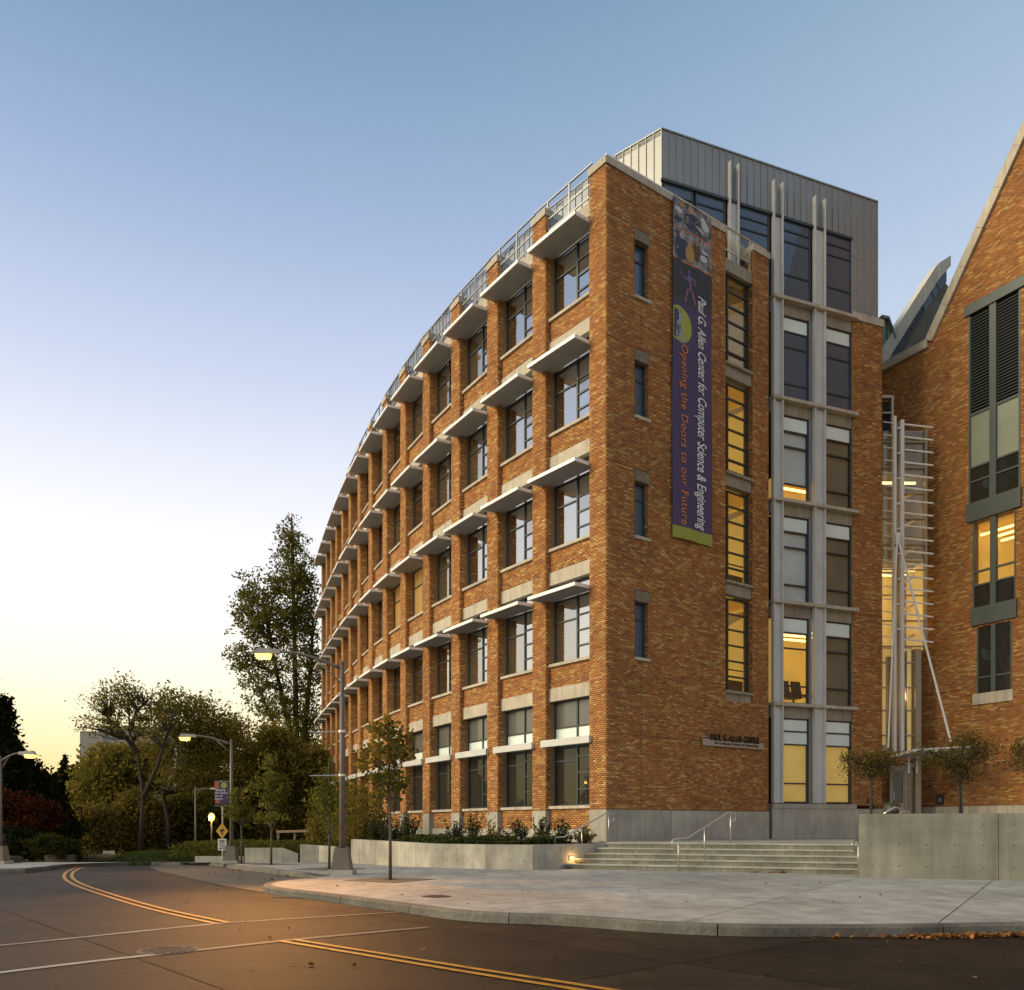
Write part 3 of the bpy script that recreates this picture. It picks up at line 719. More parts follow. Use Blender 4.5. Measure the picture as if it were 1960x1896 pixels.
for a, b in zip(pb[:-1], pb[1:]): MB().box(a+.006, b-.006, -.10, .4, .5, .66+E_).build('base_panel', M_base, bld, F2.M)
for a, b in zip((pb[0], pb[2]), (pb[2], xe+.1)): MB().box(a+.006, b-.006, -.13, .4, .662+E_, .84+E_).build('base_sill', M_base, bld, F2.M)
cols = [(c0b+.02, c1a-.12), (c1b+.02, xe-.02)]
MB().box(x2(1464), c0a+.02, .30, .5, .5, 22+E_).build('dark_reveal', M_frame, bld, F2.M)
def officechair(fr, x, y, z, parent):
    mb = MB().hexa([(x, y, z+.5), (x+.5, y, z+.5), (x+.5, y+.06, z+.5), (x, y+.06, z+.5), (x+.03, y+.1, z+1.12), (x+.47, y+.1, z+1.12), (x+.47, y+.16, z+1.12), (x+.03, y+.16, z+1.12)])
    mb.box(x, x+.5, y+.02, y+.5, z+.42, z+.5).box(x+.22, x+.28, y+.2, y+.26, z+.08, z+.42).box(x+.02, x+.48, y+.2, y+.25, z+.02, z+.08).box(x+.0, x+.06, y+.1, y+.4, z+.62, z+.68)
    o = mb.build('office_chair', M_dark, None, fr.M); return o
for k in range(5):
    z0, z1 = ST[k]+.02, ST[k+1]-.12
    MB().box(pb[0]-.02, xe+.12, -.23, .3, ST[k+1]-.12, ST[k+1]+.0).build('ledge', M_conc, bld, F2.M) if k < 4 else MB().box(pb[0]-.02, xe+.12, -.23, .3, ST[5]-.12, ST[5]).build('ledge', M_conc, bld, F2.M)
    MB().box(pb[0], xe, .05, .3, ST[k+1]-.56, ST[k+1]-.12).build('spandrel', M_lin, bld, F2.M)
    for ci_, (a, b) in enumerate(cols):
        zt_ = ST[k+1]-.56; hh = zt_-z0
        rows = [z0+hh*r for r in ((.22, .66, .82) if k == 0 else (.205, .64, .82))]
        if k == 0: rows = [z0+hh*r for r in (.23, .69, .845)]
        fo = frame_mesh(a-.03, b+.02, z0, zt_, .10, [], [rows]).build('window', M_frame, bld, F2.M)
        for ri, q in enumerate(pane_rects(a-.03, b+.02, z0, zt_, [], [rows])[0]):
            m = G_clear
            if ri == 3: m = M_frost
            elif k == 0 and ri == 2: m = M_frost
            elif k == 4: m = G_blue
            MB().box(q[0], q[1], .13, .142, q[2], q[3]).build('pane', m, fo, F2.M)
        y_ = .22
        if k == 0: MB().box(a, b, y_, y_+.02, z0, zt_).build('blind', M_blind, bld, F2.M)
        elif k == 1 and ci_ == 0:
            r = room(F2, a-.02, b+2.2, z0-.05, zt_, .26, 3.0, M_room, bld, 3)
            for cx_ in (a+.80, a+1.38):
                o = officechair(F2, cx_-.1, .9, z0-.05, bld); tag(o, 'dark high backed office chair in the lit room, '+('left' if cx_ < a+1 else 'right')+' of the pair behind the glass', 'office chair', 'office chairs in the lit meeting room')
            mb = MB().box(a+.1, b+1.9, 1.55, 2.1, z0+.62, z0+.68).box(a+.3, a+.4, 1.7, 1.9, z0-.04, z0+.62).box(b+1.4, b+1.5, 1.7, 1.9, z0-.04, z0+.62)
            mb.build('meeting_table', M_dark, None, F2.M, label='dark meeting table behind the two office chairs in the lit room', cat='table')
        elif k == 3 and ci_ == 0:
            MB().box(a, b, y_, y_+.02, z0+hh*.22, zt_).build('blind', M_bl2, bld, F2.M); room(F2, a, b+.6, z0-.05, z0+hh*.30, .3, 1.2, M_room, bld, 1)
        elif ci_ == 0 or k == 4: MB().box(a, b, y_, y_+.02, z0, zt_).build('blind', M_bl2, bld, F2.M)
        else: MB().box(a, b, y_, y_+.02, z0, zt_).build('blind', M_bl3, bld, F2.M)
    for (a, b) in ((c0a, c0b), (c1a, c1b)):
        for zz0, zz1 in ((ST[k]+.01, ST[k+1]-.13),):
            MB().box(a, a+.045, -.19, .0, zz0, zz1).box(b-.045, b, -.19, .0, zz0, zz1).box(a+.045, b-.045, -.05, -.01, zz0, zz1).build('steel_channel', M_beam, bld, F2.M)
    MB().box(c1a-.10, c1a, .02, .2, ST[k], ST[k+1]-.56).build('mullion_cover', M_seam, bld, F2.M)
# columns through the penthouse level
pcx = (x2(1392), x2(1410))
for (a, b, zt_) in ((c0a, c0b, 25.05), (c1a, c1b, 24.95), (pcx[0], pcx[1], 25.2)):
    MB().box(a, a+.045, -.19, .0, 20.64+E_, zt_+E_).box(b-.045, b, -.19, .0, 20.64+E_, zt_+E_).box(a+.045, b-.045, -.05, -.01, 20.64+E_, 23.85+E_).build('steel_channel', M_beam, bld, F2.M)
# penthouse
PT = 25.66+E_; PBt = 23.82+E_; xl = -4.86; x9 = x2(1679); x8 = x2(1629)
def panels(fr, x0, x1, z0, z1, y, step=.316, lim=999):
    n = max(1, int(round((x1-x0)/step))); st = (x1-x0)/n; me = MB().box(.0, st-.012, y, y+.04, 0, z1-z0).box(st-.012, st+.012, y-.035, y+.04, 0, z1-z0).mesh('metal_panel', M_seam)
    for i in range(n): put('metal_panel', me, bld, fr.M @ Matrix.Translation((x0+i*st, 0, z0)))
panels(F2, xl, x8, PBt, PT, .0); panels(F2, x8, x9, 23.1+E_, PT, .0); panels(F2, x8, x9, 20.85+E_, 23.09+E_, .0)
MB().box(xl-.02, x9+.02, -.04, .3, PT, PT+.05).build('roof_edge', M_seam, bld, F2.M)
MB().box(xl+.02, x9, .05, .3, 20.6+E_, PT).build('penthouse_core', M_dark, bld, F2.M)
pw = [(xl+.05, x2(1326)), (x2(1326)+.1, pcx[0]-.12), (pcx[1]+.02, c0a-.12), (c0b+.02, c1a-.12), (c1b+.02, x8-.03)]
for a, b in pw:
    rows = [20.66+E_+3.1*r for r in (.30, .72, .86)]
    fo = frame_mesh(a, b, 20.66+E_, PBt-.02, -.04, [], [rows]).build('window', M_frame, bld, F2.M)
    for ri, q in enumerate(pane_rects(a, b, 20.66+E_, PBt-.02, [], [rows])[0]): MB().box(q[0], q[1], -.01, .002, q[2], q[3]).build('pane', G_blue, fo, F2.M)
MB().box(xl-.05, x8, -.10, .0, PBt-.10, PBt-.0).build('window_head', M_frame, bld, F2.M)
# penthouse long side following the curve
pl = [(F2.pt(xl, 0)[0], F2.pt(xl, 0)[1]), (3.99, 32.9), (1.6, 35.7), (-1.6, 40.2), (-4.6, 45.0), (-6.9, 49.8), (-8.8, 55.5), (-10.1, 61.5)]
for i in range(len(pl)-1):
    a, b = pl[i+1], pl[i]; L = math.hypot(b[0]-a[0], b[1]-a[1]); f = Fr(a[0], a[1], b[0]-a[0], b[1]-a[1])
    if i < 4: panels(f, 0, L, 21.3+E_, PT, 0, .36)
    else:
        mb = MB().box(0, L, 0, .04, 21.3+E_, PT)
        for q in np.arange(0, L, .4): mb.box(q, q+.03, -.035, 0, 21.3+E_, PT)
        mb.build('metal_wall', M_seam, bld, f.M)
    MB().box(0, L, .05, .25, 20.9+E_, PT-.01).build('penthouse_core', M_dark, bld, f.M); MB().box(0, L, -.04, .28, PT, PT+.05).build('roof_edge', M_seam, bld, f.M)
# roofs and rear walls
poly = [F1.pt(.3, .45)[:2]]+[(p[0]+.5, p[1]+.2) for p in P[1:NB+1]]+[(P[NB][0]+14, P[NB][1]+3), (19, 44), (F2.pt(xr, .5)[0], F2.pt(xr, .5)[1]), (F2.pt(c0a, .5)[0], F2.pt(c0a, .5)[1]), (F1.pt(T1, .5)[0]-.1, F1.pt(T1, .5)[1]), F1.pt(.6, .5)[:2]]
def poly_slab(name, poly, z0, z1, m, parent, kind=None):
    V = [(q[0], q[1], z0) for q in poly]+[(q[0], q[1], z1) for q in poly]; n = len(poly); T = tess(poly)
    F = [tuple(n+k for k in t) for t in T]+[tuple(k for k in t)[::-1] for t in T]+[(i, (i+1) % n, n+(i+1) % n, n+i) for i in range(n)]
    me = bpy.data.meshes.new(name); me.from_pydata(V, [], F); me.materials.append(m)
    bm = bmesh.new(); bm.from_mesh(me); bmesh.ops.recalc_face_normals(bm, faces=bm.faces); bm.to_mesh(me); bm.free()
    return put(name, me, parent, kind=kind)
poly_slab('roof', poly, 20.75+E_, 21.0+E_, M_conc, bld)
pr = [tuple(p) for p in pl]+[(0, 62), (17, 46), (F2.pt(x9, .3)[0], F2.pt(x9, .3)[1])]
poly_slab('roof', pr, PT-.2, PT-.05, M_seam, bld)
for a, b in (((P[NB][0], P[NB][1]), (P[NB][0]+14, P[NB][1]+3)), ((P[NB][0]+14, P[NB][1]+3), (19, 44)), ((19, 44), F2.pt(xr, .5)[:2])):
    f = Fr(b[0], b[1], a[0]-b[0], a[1]-b[1]); MB().box(0, math.hypot(b[0]-a[0], b[1]-a[1]), 0, .3, -.5, ZT-.6).build('rear_wall', M_mortar, bld, f.M)
MB().box(x9, x9+.04, .02, 9, 20.85+E_, PT).build('penthouse_side', M_seam, bld, F2.M)
BK.flush(bld)

# ------------------------------------------------------------------ gabled building on the right
gb = empty('gabled_building', (16, 33, .75), 'steep gabled red brick building with green metal louvres at the right edge', 'building')
FR = Fr(19.0, 34.45, .489, -.872)
xR = lambda p: FR.px(p)[0]
BR = Bricks()
pts = [(1690, 697), (1773, 661), (1855, 485.6), (1934.6, 304), (1960, 256)]
GP = [(xR(a), FR.zz(a, b)) for a, b in pts]
print('gable', GP)
eave = GP[0][1]; slope = (GP[3][1]-GP[1][1])/(GP[3][0]-GP[1][0]); xk = GP[1][0]
ridge_x = xk+9.0; ridge_z = eave+slope*9.0; xR0, xR1 = -9.0, ridge_x+9
def gab_top(zc):
    if zc < eave: return (xR0, xR1)
    dx = (zc-eave)/slope; a, b = xk+dx, ridge_x*2-xk-dx
    return (a, b) if b-a > .1 else None
zb = FR.zz(1765, 1545.9)
units = [  # (px left, px right, py top, py bottom) measured on the left edge
    (1854, 1953, 606, 967), (1861.6, 1944.5, 1001, 1166), (1869.5, 1937, 1201, 1329)]
uh = []
for a, b, t, bt in units: uh.append((xR(a), xR(b), FR.zz(a, bt), FR.zz(a, t)))
hole_all = [(u[0], u[1], u[2], u[3]) for u in uh]
BX1 = 5.5
BR.wall(FR, xR0, BX1, zb, ridge_z, 0, hole_all, top=lambda z: (lambda q: (q[0], min(q[1], BX1)) if q and q[0] < BX1 else None)(gab_top(z)))
mb = MB(); holed(FR, xR0, xR1, .3, eave, .012, .4, hole_all, mb)
mb.prism([(xk, eave), (ridge_x*2-xk, eave), (ridge_x, ridge_z)], .013, .4) if False else None
# gable core cut around the upper window (it stays below the eave line for most of its height)
top_u = uh[0][3]
gpoly = [(xk, eave), (ridge_x*2-xk, eave), (ridge_x, ridge_z)]
if top_u > eave:
    a, b = uh[0][0], uh[0][1]
    mb.box(xR0, xR0+.001, .013, .02, .3, .31)
    za = lambda x: eave+(x-xk)*slope
    mb.prism([(xk, eave), (a, eave), (a, za(a))], .013, .4); mb.prism([(a, top_u), (b, top_u), (b, za(b)), (a, za(a))], .013, .4)
    mb.prism([(b, eave), (ridge_x*2-xk, eave), (ridge_x, ridge_z), (b, za(b))], .013, .4)
else: mb.prism(gpoly, .013, .4)
mb.build('gable_wall', M_mortar, gb, FR.M)
# rake coping stones
def rake(x0, z0, x1, z1, n, flat=False):
    for i in range(n):
        a, b = i/n, (i+1)/n; L = math.hypot(x1-x0, z1-z0); g = .006/L; a += g; b -= g
        ux, uz = (x1-x0)/L, (z1-z0)/L; nx, nz = -uz, ux
        p = lambda t, o: (x0+(x1-x0)*t+nx*o, z0+(z1-z0)*t+nz*o)
        MB().prism([p(a, -.36), p(b, -.36), p(b, .0), p(a, .0)], -.12, .5).build('coping_stone', M_conc, gb, FR.M)
rake(xk, eave, ridge_x, ridge_z, 12); rake(xR0, eave, xk+.1, eave, 4)
MB().prism([(xk+.3, eave+.3), (ridge_x, ridge_z+.1), (2*ridge_x-xk, eave)], .5, 12).build('roof', mat('slate', (.16, .15, .12), .7, noise=[(2, .8, 1.15), (25, .7, 1.2, (1, 1, 3))], bump=(20, .6)), gb, FR.M)
JP, JF = gb, FR
for z in (1.6, 5.55, 13.7): cj(xR0, BX1 if z < 5 else uh[0][0]-.2, -.004, .02, z+E_-.006, z+E_+.006)
bb = [xR(v) for v in (1765, 1816, 1857, 1895, 1930, 1965)]
for a, b in zip([bb[0]-3, bb[0]-1.5]+bb[:-1]+[bb[-1]], [bb[0]-1.5, bb[0]]+bb[1:]+[bb[-1]+3]): MB().box(a+.006, b-.006, -.03, .3, .5, zb).build('base_panel', M_conc, gb, FR.M)
def unit(u, splits, kinds, label=None):
    a, b, z0, z1 = u; m1 = a+(b-a)*.42; m2 = a+(b-a)*.55
    mb = MB().box(a, a+.07, -.0, .16, z0, z1).box(b-.07, b, -.0, .16, z0, z1).box(m1, m2, -.03, .14, z0, z1)
    zs = [z0]+[z0+(z1-z0)*s for s in splits]+[z1]
    for z in zs[1:-1]: mb.box(a+.07, m1, .01, .13, z-.035, z+.035).box(m2, b-.07, .01, .13, z-.035, z+.035)
    fo = mb.build('window', M_green, gb, FR.M)
    for i, kd_ in enumerate(kinds):
        for (p, q) in ((a+.07, m1), (m2, b-.07)):
            lo, hi = zs[i], zs[i+1]
            if kd_ == 'louvre':
                mb = MB(); z = lo+.04
                while z < hi-.06: mb.hexa([(p, .02, z), (q, .02, z), (q, .13, z+.09), (p, .13, z+.09), (p, .02, z+.015), (q, .02, z+.015), (q, .13, z+.105), (p, .13, z+.105)]); z += .125
                mb.build('louvre_blade', M_green, fo, FR.M); MB().box(p, q, .16, .2, lo, hi).build('louvre_back', M_blk, fo, FR.M)
            elif kd_ == 'lit': MB().box(p, q, .06, .07, lo, hi).build('pane', G_clear, fo, FR.M)
            elif kd_ == 'blind': MB().box(p, q, .06, .07, lo, hi).build('pane', mat('green_grey_blind', (.27, .30, .22), .3, coat=.6, noise=[(.8, .9, 1.1)]), fo, FR.M)
            else: MB().box(p, q, .06, .07, lo, hi).build('pane', G_dim if kd_ == 'dark' else G_blue, fo, FR.M)
    return zs
H0 = uh[0][3]-uh[0][2]
unit(uh[0], (.115, .19, .47), ('dark', 'dark', 'blind', 'louvre'))
zz_ = unit(uh[1], (.26, .42), ('dark', 'lit', 'lit'))
room(FR, uh[1][0]-.5, uh[1][1]+1.5, zz_[1]-.1, uh[1][3]+.05, .2, 3.2, M_room, gb, 3)
unit(uh[2], (.24,), ('dark', 'dark'))
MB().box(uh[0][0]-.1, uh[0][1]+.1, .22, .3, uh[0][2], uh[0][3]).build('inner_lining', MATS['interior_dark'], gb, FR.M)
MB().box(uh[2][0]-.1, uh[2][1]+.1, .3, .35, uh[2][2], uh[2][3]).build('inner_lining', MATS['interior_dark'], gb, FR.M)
MB().box(uh[0][0]-.16, uh[0][1]+.5, -.09, .1, uh[0][3], uh[0][3]+.42).build('window_head', M_green, gb, FR.M)
MB().box(uh[0][0]-.04, uh[0][1]+.06, -.10, .12, uh[0][2]-.75, uh[0][2]).build('spandrel_panel', M_green, gb, FR.M)
MB().box(uh[1][0]-.04, uh[1][1]+.06, -.10, .12, uh[1][2]-.72, uh[1][2]).build('spandrel_panel', M_green, gb, FR.M)
MB().box(uh[2][0]-.14, uh[2][1]+.06, -.07, .12, uh[2][2]-.44, uh[2][2]).build('sill', M_conc, gb, FR.M)
BR.flush(gb)
# roof dormer with a pale sloping parapet behind the eave
sl = empty('roof_skylight', (17, 41, 21), 'pale metal parapet sloping steeply beside the gable with glass panes below', 'skylight')
FD = Fr(15.9, 39.6, .80, .30)
def q2(p): return (FD.px(p[0])[0], FD.zz(*p))
edge_o = [q2(p) for p in ((1668, 700), (1691, 664), (1717, 625), (1743.5, 585), (1770, 544), (1788, 516), (1797, 504), (1820, 489))]
edge_i = [q2(p) for p in ((1684, 715), (1704, 683), (1721, 656), (1746, 616), (1772, 575), (1789, 548), (1799, 533), (1820, 509))]
for i in range(len(edge_o)-1):
    MB().prism([edge_o[i], edge_o[i+1], edge_i[i+1], edge_i[i]][::-1], .02*(i % 2), .5).build('parapet_panel', mat('pale_metal', (.55, .52, .44), .5, noise=[(2, .92, 1.06)], objrand=.04), sl, FD.M)
edge_g = [q2(p) for p in ((1692, 742), (1714, 708), (1736, 668), (1757, 627), (1779, 590), (1796, 566), (1807, 550), (1820, 534))]
for i in range(len(edge_o)-1):
    MB().prism([edge_i[i], edge_i[i+1], edge_g[i+1], edge_g[i]][::-1], .25, .3).build('pane', G_blue, sl, FD.M); MB().tube([(edge_i[i][0], .24, edge_i[i][1]), (edge_g[i][0], .24, edge_g[i][1])], .035, 5).build('glazing_bar', M_seam, sl, FD.M)
    MB().prism([edge_g[i], edge_g[i+1], (edge_g[i+1][0]+2.5, edge_g[i+1][1]-2), (edge_g[i][0]+2.5, edge_g[i][1]-2)][::-1], .32, .5).build('slate_roof', MATS['slate'], sl, FD.M)
gl = empty('rooftop_glass_box', (17.5, 41, 20), 'small green glass lantern on the roof between the two brick buildings', 'rooftop lantern')
FG = Fr(17.4, 40.3, .95, .3)
a, b = FG.px(1688)[0], FG.px(1708)[0]; zt_ = FG.zz(1690, 608)
MB().prism([(a, 19), (b, 19), (b, zt_-.9), (a+.3, zt_-.1), (a, zt_-.1)], 0, .1).build('glazing', mat('green_glass', (.16, .24, .21), .1, coat=.8), gl, FG.M)
MB().prism([(a-.1, zt_-.1), (a+.3, zt_-.1), (b+.1, zt_-.95), (b+.1, zt_-.8), (a+.3, zt_+.02), (a-.1, zt_+.02)], -.15, .3).build('roof', M_seam, gl, FG.M)
MB().box(a+.25, a+.30, -.02, .0, 19, zt_-.1).build('mullion', M_frame, gl, FG.M)
# big roof volume of the building behind

# ------------------------------------------------------------------ glazed entrance between the buildings
en = empty('glazed_entrance', (16.4, 35.9, .75), 'tall glazed stair entrance with white fins and horizontal sunshade tubes between the two brick buildings', 'entrance')
FE = Fr(15.3, 35.75, 1, .02)
xE = lambda p: FE.px(p)[0]
zE = lambda y: (HZ-y)*35.75/FPX+E_
ea, ebs, eb, em = xE(1686), xE(1711), xE(1775), xE(1763)
room(FE, ea-.2, eb-.03, zE(1240), zE(1070), .2, 1.7, M_room, en, 2); room(FE, ea-.2, eb-.03, zE(1070), zE(900), .2, 1.7, M_roomd, en, 1); room(FE, ea-.2, eb-.03, zE(900), zE(822), .2, 1.5, M_roomd, en, 0)
room(FE, ea-.2, xE(1751), zE(1440), zE(1240), .2, 1.5, M_roomd, en, 0); MB().box(ea-.1, xE(1700), .25, .3, zE(1425), zE(1245)).build('lit_panel', M_room, en, FE.M); MB().box(xE(1742), xE(1748), .2, .3, zE(1440), zE(1245)).build('lit_panel', M_room, en, FE.M)
MB().box(ea-.2, ebs, .2, .3, zE(822), zE(765)).build('dark_infill', MATS['interior_dark'], en, FE.M)
fm = MB().box(ebs-.10, ebs, .0, .2, zE(822), zE(757)).box(ea-.2, ebs-.10, .0, .2, zE(762), zE(756)).box(eb-.08, eb, .0, .2, zE(1242), zE(822)).box(xE(1752), xE(1763), -.02, .2, .75, zE(1242)).box(ea-.2, ebs, .002, .15, zE(790)-.03, zE(790)+.03)
for y in range(845, 1240, 49): fm.box(ea-.2, eb-.08, .03, .12, zE(y)-.025, zE(y)+.025)
for y in (1268, 1316, 1360, 1408): fm.box(ea-.2, xE(1752), .03, .12, zE(y)-.03, zE(y)+.03)
fm.box(xE(1735), xE(1737), .02, .12, zE(1440), zE(1245))
fm.build('frame', mat('champagne_metal', (.30, .25, .18), .4, metal=.4), en, FE.M)
MB().box(ea-.2, eb-.08, .13, .14, zE(1242), zE(822)).build('glazing', G_clear, en, FE.M); MB().box(ea-.2, xE(1752), .13, .14, zE(1440), zE(1242)-.01).build('glazing', G_clear, en, FE.M)
# diagonal stair stringers seen through the glass
for i, y in enumerate((1220, 1160, 1105, 1050, 995, 940)):
    x0, x1 = FE.px(1728, 1.0)[0], FE.px(1768, 1.0)[0]
    MB().hexa([(x0, 1.0, zE(y)), (x1, 1.0, zE(y-22)), (x1, 1.1, zE(y-22)), (x0, 1.1, zE(y)), (x0, 1.0, zE(y)+.12), (x1, 1.0, zE(y-22)+.12), (x1, 1.1, zE(y-22)+.12), (x0, 1.1, zE(y)+.12)]).build('stair_stringer', mat('glowing_ochre_paint', (.38, .25, .07), .5, emit=(1, .55, .1), estr=.08), en, FE.M)  # stringers glow slightly, stair lighting put into their material
for z_l in (1160, 1330, 990): point_in = (FE.pt(xE(1722), .45, 0)[0], FE.pt(xE(1722), .45, 0)[1], zE(z_l)); l = bpy.data.lights.new('room_light', 'POINT'); l.energy = 26; l.color = (1, .66, .25); l.shadow_soft_size = .15; ob = bpy.data.objects.new('room_light', l); attach(ob, en, Matrix.Translation(point_in))
# sunshade tubes
for i in range(18):
    y = 822+i*23.9; z = zE(y)
    MB().tube([(FE.px(1731, -.45)[0], -.45, z), (FE.px(1786, -.45)[0], -.45, z-.12)], .036, 6).build('sunshade_tube', mat('pale_tube', (.80, .78, .72), .35), en, FE.M)
    if i > -1: MB().tube([(FE.px(1691, -.4)[0], -.40, z+.12), (FE.px(1711, -.4)[0], -.40, z+.06)], .022, 6).build('sunshade_tube', M_beam, en, FE.M)
# fins
for (p0, p1, yt) in ((1711.5, 1716, 796), (1725, 1731, 803)):
    xa_, xb_ = FE.px(p0, -.5)[0], FE.px(p1, -.5)[0]; sc_ = 35.25/35.75
    MB().box(xa_, xb_, -.50, -.47, zE(1440), E_+(zE(yt)-E_)*sc_).box(xa_, xa_+.03, -.47, -.08 if p0 > 1720 else -.30, zE(1440), E_+(zE(yt)-E_)*sc_-.004).build('fin', M_beam, en, FE.M)
for i in range(9): MB().box(FE.px(1716, -.4)[0], FE.px(1725, -.4)[0], -.44, -.41, zE(830+i*47.6), zE(830+i*47.6)+.07).build('fin_bracket', M_beam, en, FE.M)
hp = (FE.px(1717.5, -.62)[0], -.62, zE(1035)); MB().box(hp[0]-.10, hp[0]+.10, -.70, -.505, zE(1052), zE(1030)).build('rod_anchor', M_beam, en, FE.M)
FC = FE   # canopy
def far(px, py, y): t, D = FE.px(px, y); return (t, y, (HZ-py)*D/FPX+E_)
MB().tube([hp, far(1820, 1420, -3.0)], .045, 8).build('tie_rod', M_beam, en, FE.M); MB().tube([hp, far(1700, 1432, -2.6)], .035, 8).build('tie_rod', M_beam, en, FE.M)
cz = zE(1440)-.05
xa_, xb_ = xE(1697)-.2, xE(1810)
cp_ = MB().hexa([(xa_, -2.8, cz-.12), (xb_-.3, -3.0, cz-.02), (xb_, -.6, cz-.10), (xa_, -.6, cz-.25), (xa_, -2.8, cz-.06), (xb_-.3, -3.0, cz+.05), (xb_, -.6, cz-.02), (xa_, -.6, cz-.17)]).build('canopy', M_beam, en, FE.M)
mb = MB()
for i in range(7): u = i/6; mb.tube([(xa_+(xb_-xa_)*u, -.62, cz-.25), (xa_+(xb_-.3-xa_)*u, -2.9, cz-.14)], .04, 6)
mb.build('canopy_rib', M_beam, cp_, FE.M)
MB().box(xE(1712), xE(1715), -1.2, -1.15, cz-.9, cz-.2).box(xE(1727), xE(1730), -1.2, -1.15, cz-.9, cz-.2).build('canopy_bracket', M_beam, en, FE.M)
# doors
dm = MB().box(xE(1703), xE(1706), -.03, .15, .75, zE(1466)).box(xE(1731), xE(1734.5), -.03, .15, .75, zE(1466)).box(xE(1706), xE(1731), -.028, .15, zE(1470), zE(1466)).box(xE(1734.5), xE(1752), -.02, .15, zE(1468), zE(1464))
dm.build('door_frame', MATS['champagne_metal'], en, FE.M)
dr = MB().box(xE(1706), xE(1708.5), .0, .08, .78, zE(1470)).box(xE(1728.5), xE(1731), .0, .08, .78, zE(1470)).box(xE(1708.5), xE(1728.5), .0, .08, .78, zE(1538)).box(xE(1708.5), xE(1728.5), .002, .08, zE(1475), zE(1470)).build('door', MATS['champagne_metal'], en, FE.M)
MB().box(xE(1708.5), xE(1728.5), .03, .045, zE(1538), zE(1475)).build('pane', G_dim, dr, FE.M); MB().tube([(xE(1710), -.05, zE(1530)), (xE(1710), -.05, zE(1515))], .015, 6).build('handle', M_steel, dr, FE.M)
BE = Bricks(); BE.wall(FE, xE(1686), xE(1752), .75, zE(1440), .3); BE_n = len(BE.rec)
MB().box(xE(1680), xE(1752), .312, .6, .6, zE(1440)).build('inner_wall', M_mortar, en, FE.M)
A = BE.rec
mb = MB(); Vb = []; 
BE.flush(en)
MB().box(xE(1734.5), xE(1750), .10, .115, .75, zE(1445)).build('side_light', G_clear, en, FE.M)
MB().box(xE(1738), xE(1752), .2, .25, .75, 1.25).build('lit_panel', M_room, en, FE.M)

# ------------------------------------------------------------------ text helper
def text_mesh(body, size=1.0, shear=0.0, xs=1.0, ext=.004, bold=.0, space=1.0):
    cu = bpy.data.curves.new('txt', 'FONT'); cu.body = body; cu.size = size; cu.shear = shear; cu.extrude = ext; cu.offset = bold; cu.space_character = space
    o = bpy.data.objects.new('txt', cu); COL.objects.link(o); bpy.context.view_layer.update()
    me = bpy.data.meshes.new_from_object(o.evaluated_get(bpy.context.evaluated_depsgraph_get())); bpy.data.objects.remove(o); bpy.data.curves.remove(cu)
    v = np.empty(len(me.vertices)*3, np.float32); me.vertices.foreach_get('co', v); v = v.reshape(-1, 3); v[:, 0] -= v[:, 0].min(); v[:, 0] *= xs
    return me, v
def lettering(body, m, parent, fr, fit_len, cap, place, name='lettering', **kw):
    me, v = text_mesh(body, size=cap/.70, **kw); v[:, 0] *= fit_len/v[:, 0].max()
    out = np.array([place(*p) for p in v], np.float32); me.vertices.foreach_set('co', out.ravel()); me.materials.clear(); me.materials.append(m); me.update()
    return put(name, me, parent, fr.M)
# wall sign
sg = empty('wall_sign', F1.pt(6.2, -.1, 3.9), 'brushed metal wall sign with raised black letters on the brick wall beside the steps', 'sign')
MB().box(4.51, 7.88, -.14, -.11, 2.88+E_, 3.12+E_).build('sign_plate', mat('brushed_metal', (.42, .40, .36), .4, metal=.4), sg, F1.M)
MB().box(4.5, 7.7, -.07, -.03, 3.18+E_, 3.205+E_).box(4.9, 4.94, -.11, .0, 3.0+E_, 3.05+E_).box(7.4, 7.44, -.11, .0, 3.0+E_, 3.05+E_).build('sign_bracket', M_steel, sg, F1.M)
lettering('PAUL G. ALLEN CENTER', M_blk, sg, F1, 2.68, .25, lambda x, y, z: (4.90+x, -.165-z, 3.08+E_+y), ext=.02, bold=.001, space=1.22)
lettering('for Computer Science & Engineering', M_blk, sg, F1, 2.42, .085, lambda x, y, z: (5.12+x, -.150-z, 2.955+E_+y), ext=.006, bold=.0015, space=1.1)

# big banner
BT = 22.02+E_; BB = 10.1+E_
ban = empty('hanging_banner', F1.pt(4, -.1, BB), 'tall purple fabric banner hanging down the brick wall from the roof edge', 'banner')
BX0, BX1_ = 3.02, 5.02
def wob(x, z): return -.10-.018*math.sin((x-BX0)*5.3+z*.35)-.012*math.sin(z*1.1+x*2)-.01*math.sin(x*11+z*.2)
def sheet(x0, x1, z0, z1, off, m, name, parent, poly=None, thick=.0):
    V = []; F = []; nx = max(1, int((x1-x0)/.12)); nz = max(1, int((z1-z0)/.25))
    for j in range(nz+1):
        for i in range(nx+1): x = x0+(x1-x0)*i/nx; z = z0+(z1-z0)*j/nz; V.append((x, wob(x, z)-off, z))
    k = nx+1
    for j in range(nz):
        for i in range(nx): a = j*k+i; F.append((a, a+1, a+1+k, a+k))
    me = bpy.data.meshes.new(name); me.from_pydata(V, [], F); me.materials.append(m); me.polygons.foreach_set('use_smooth', [True]*len(F)); return put(name, me, parent, F1.M)
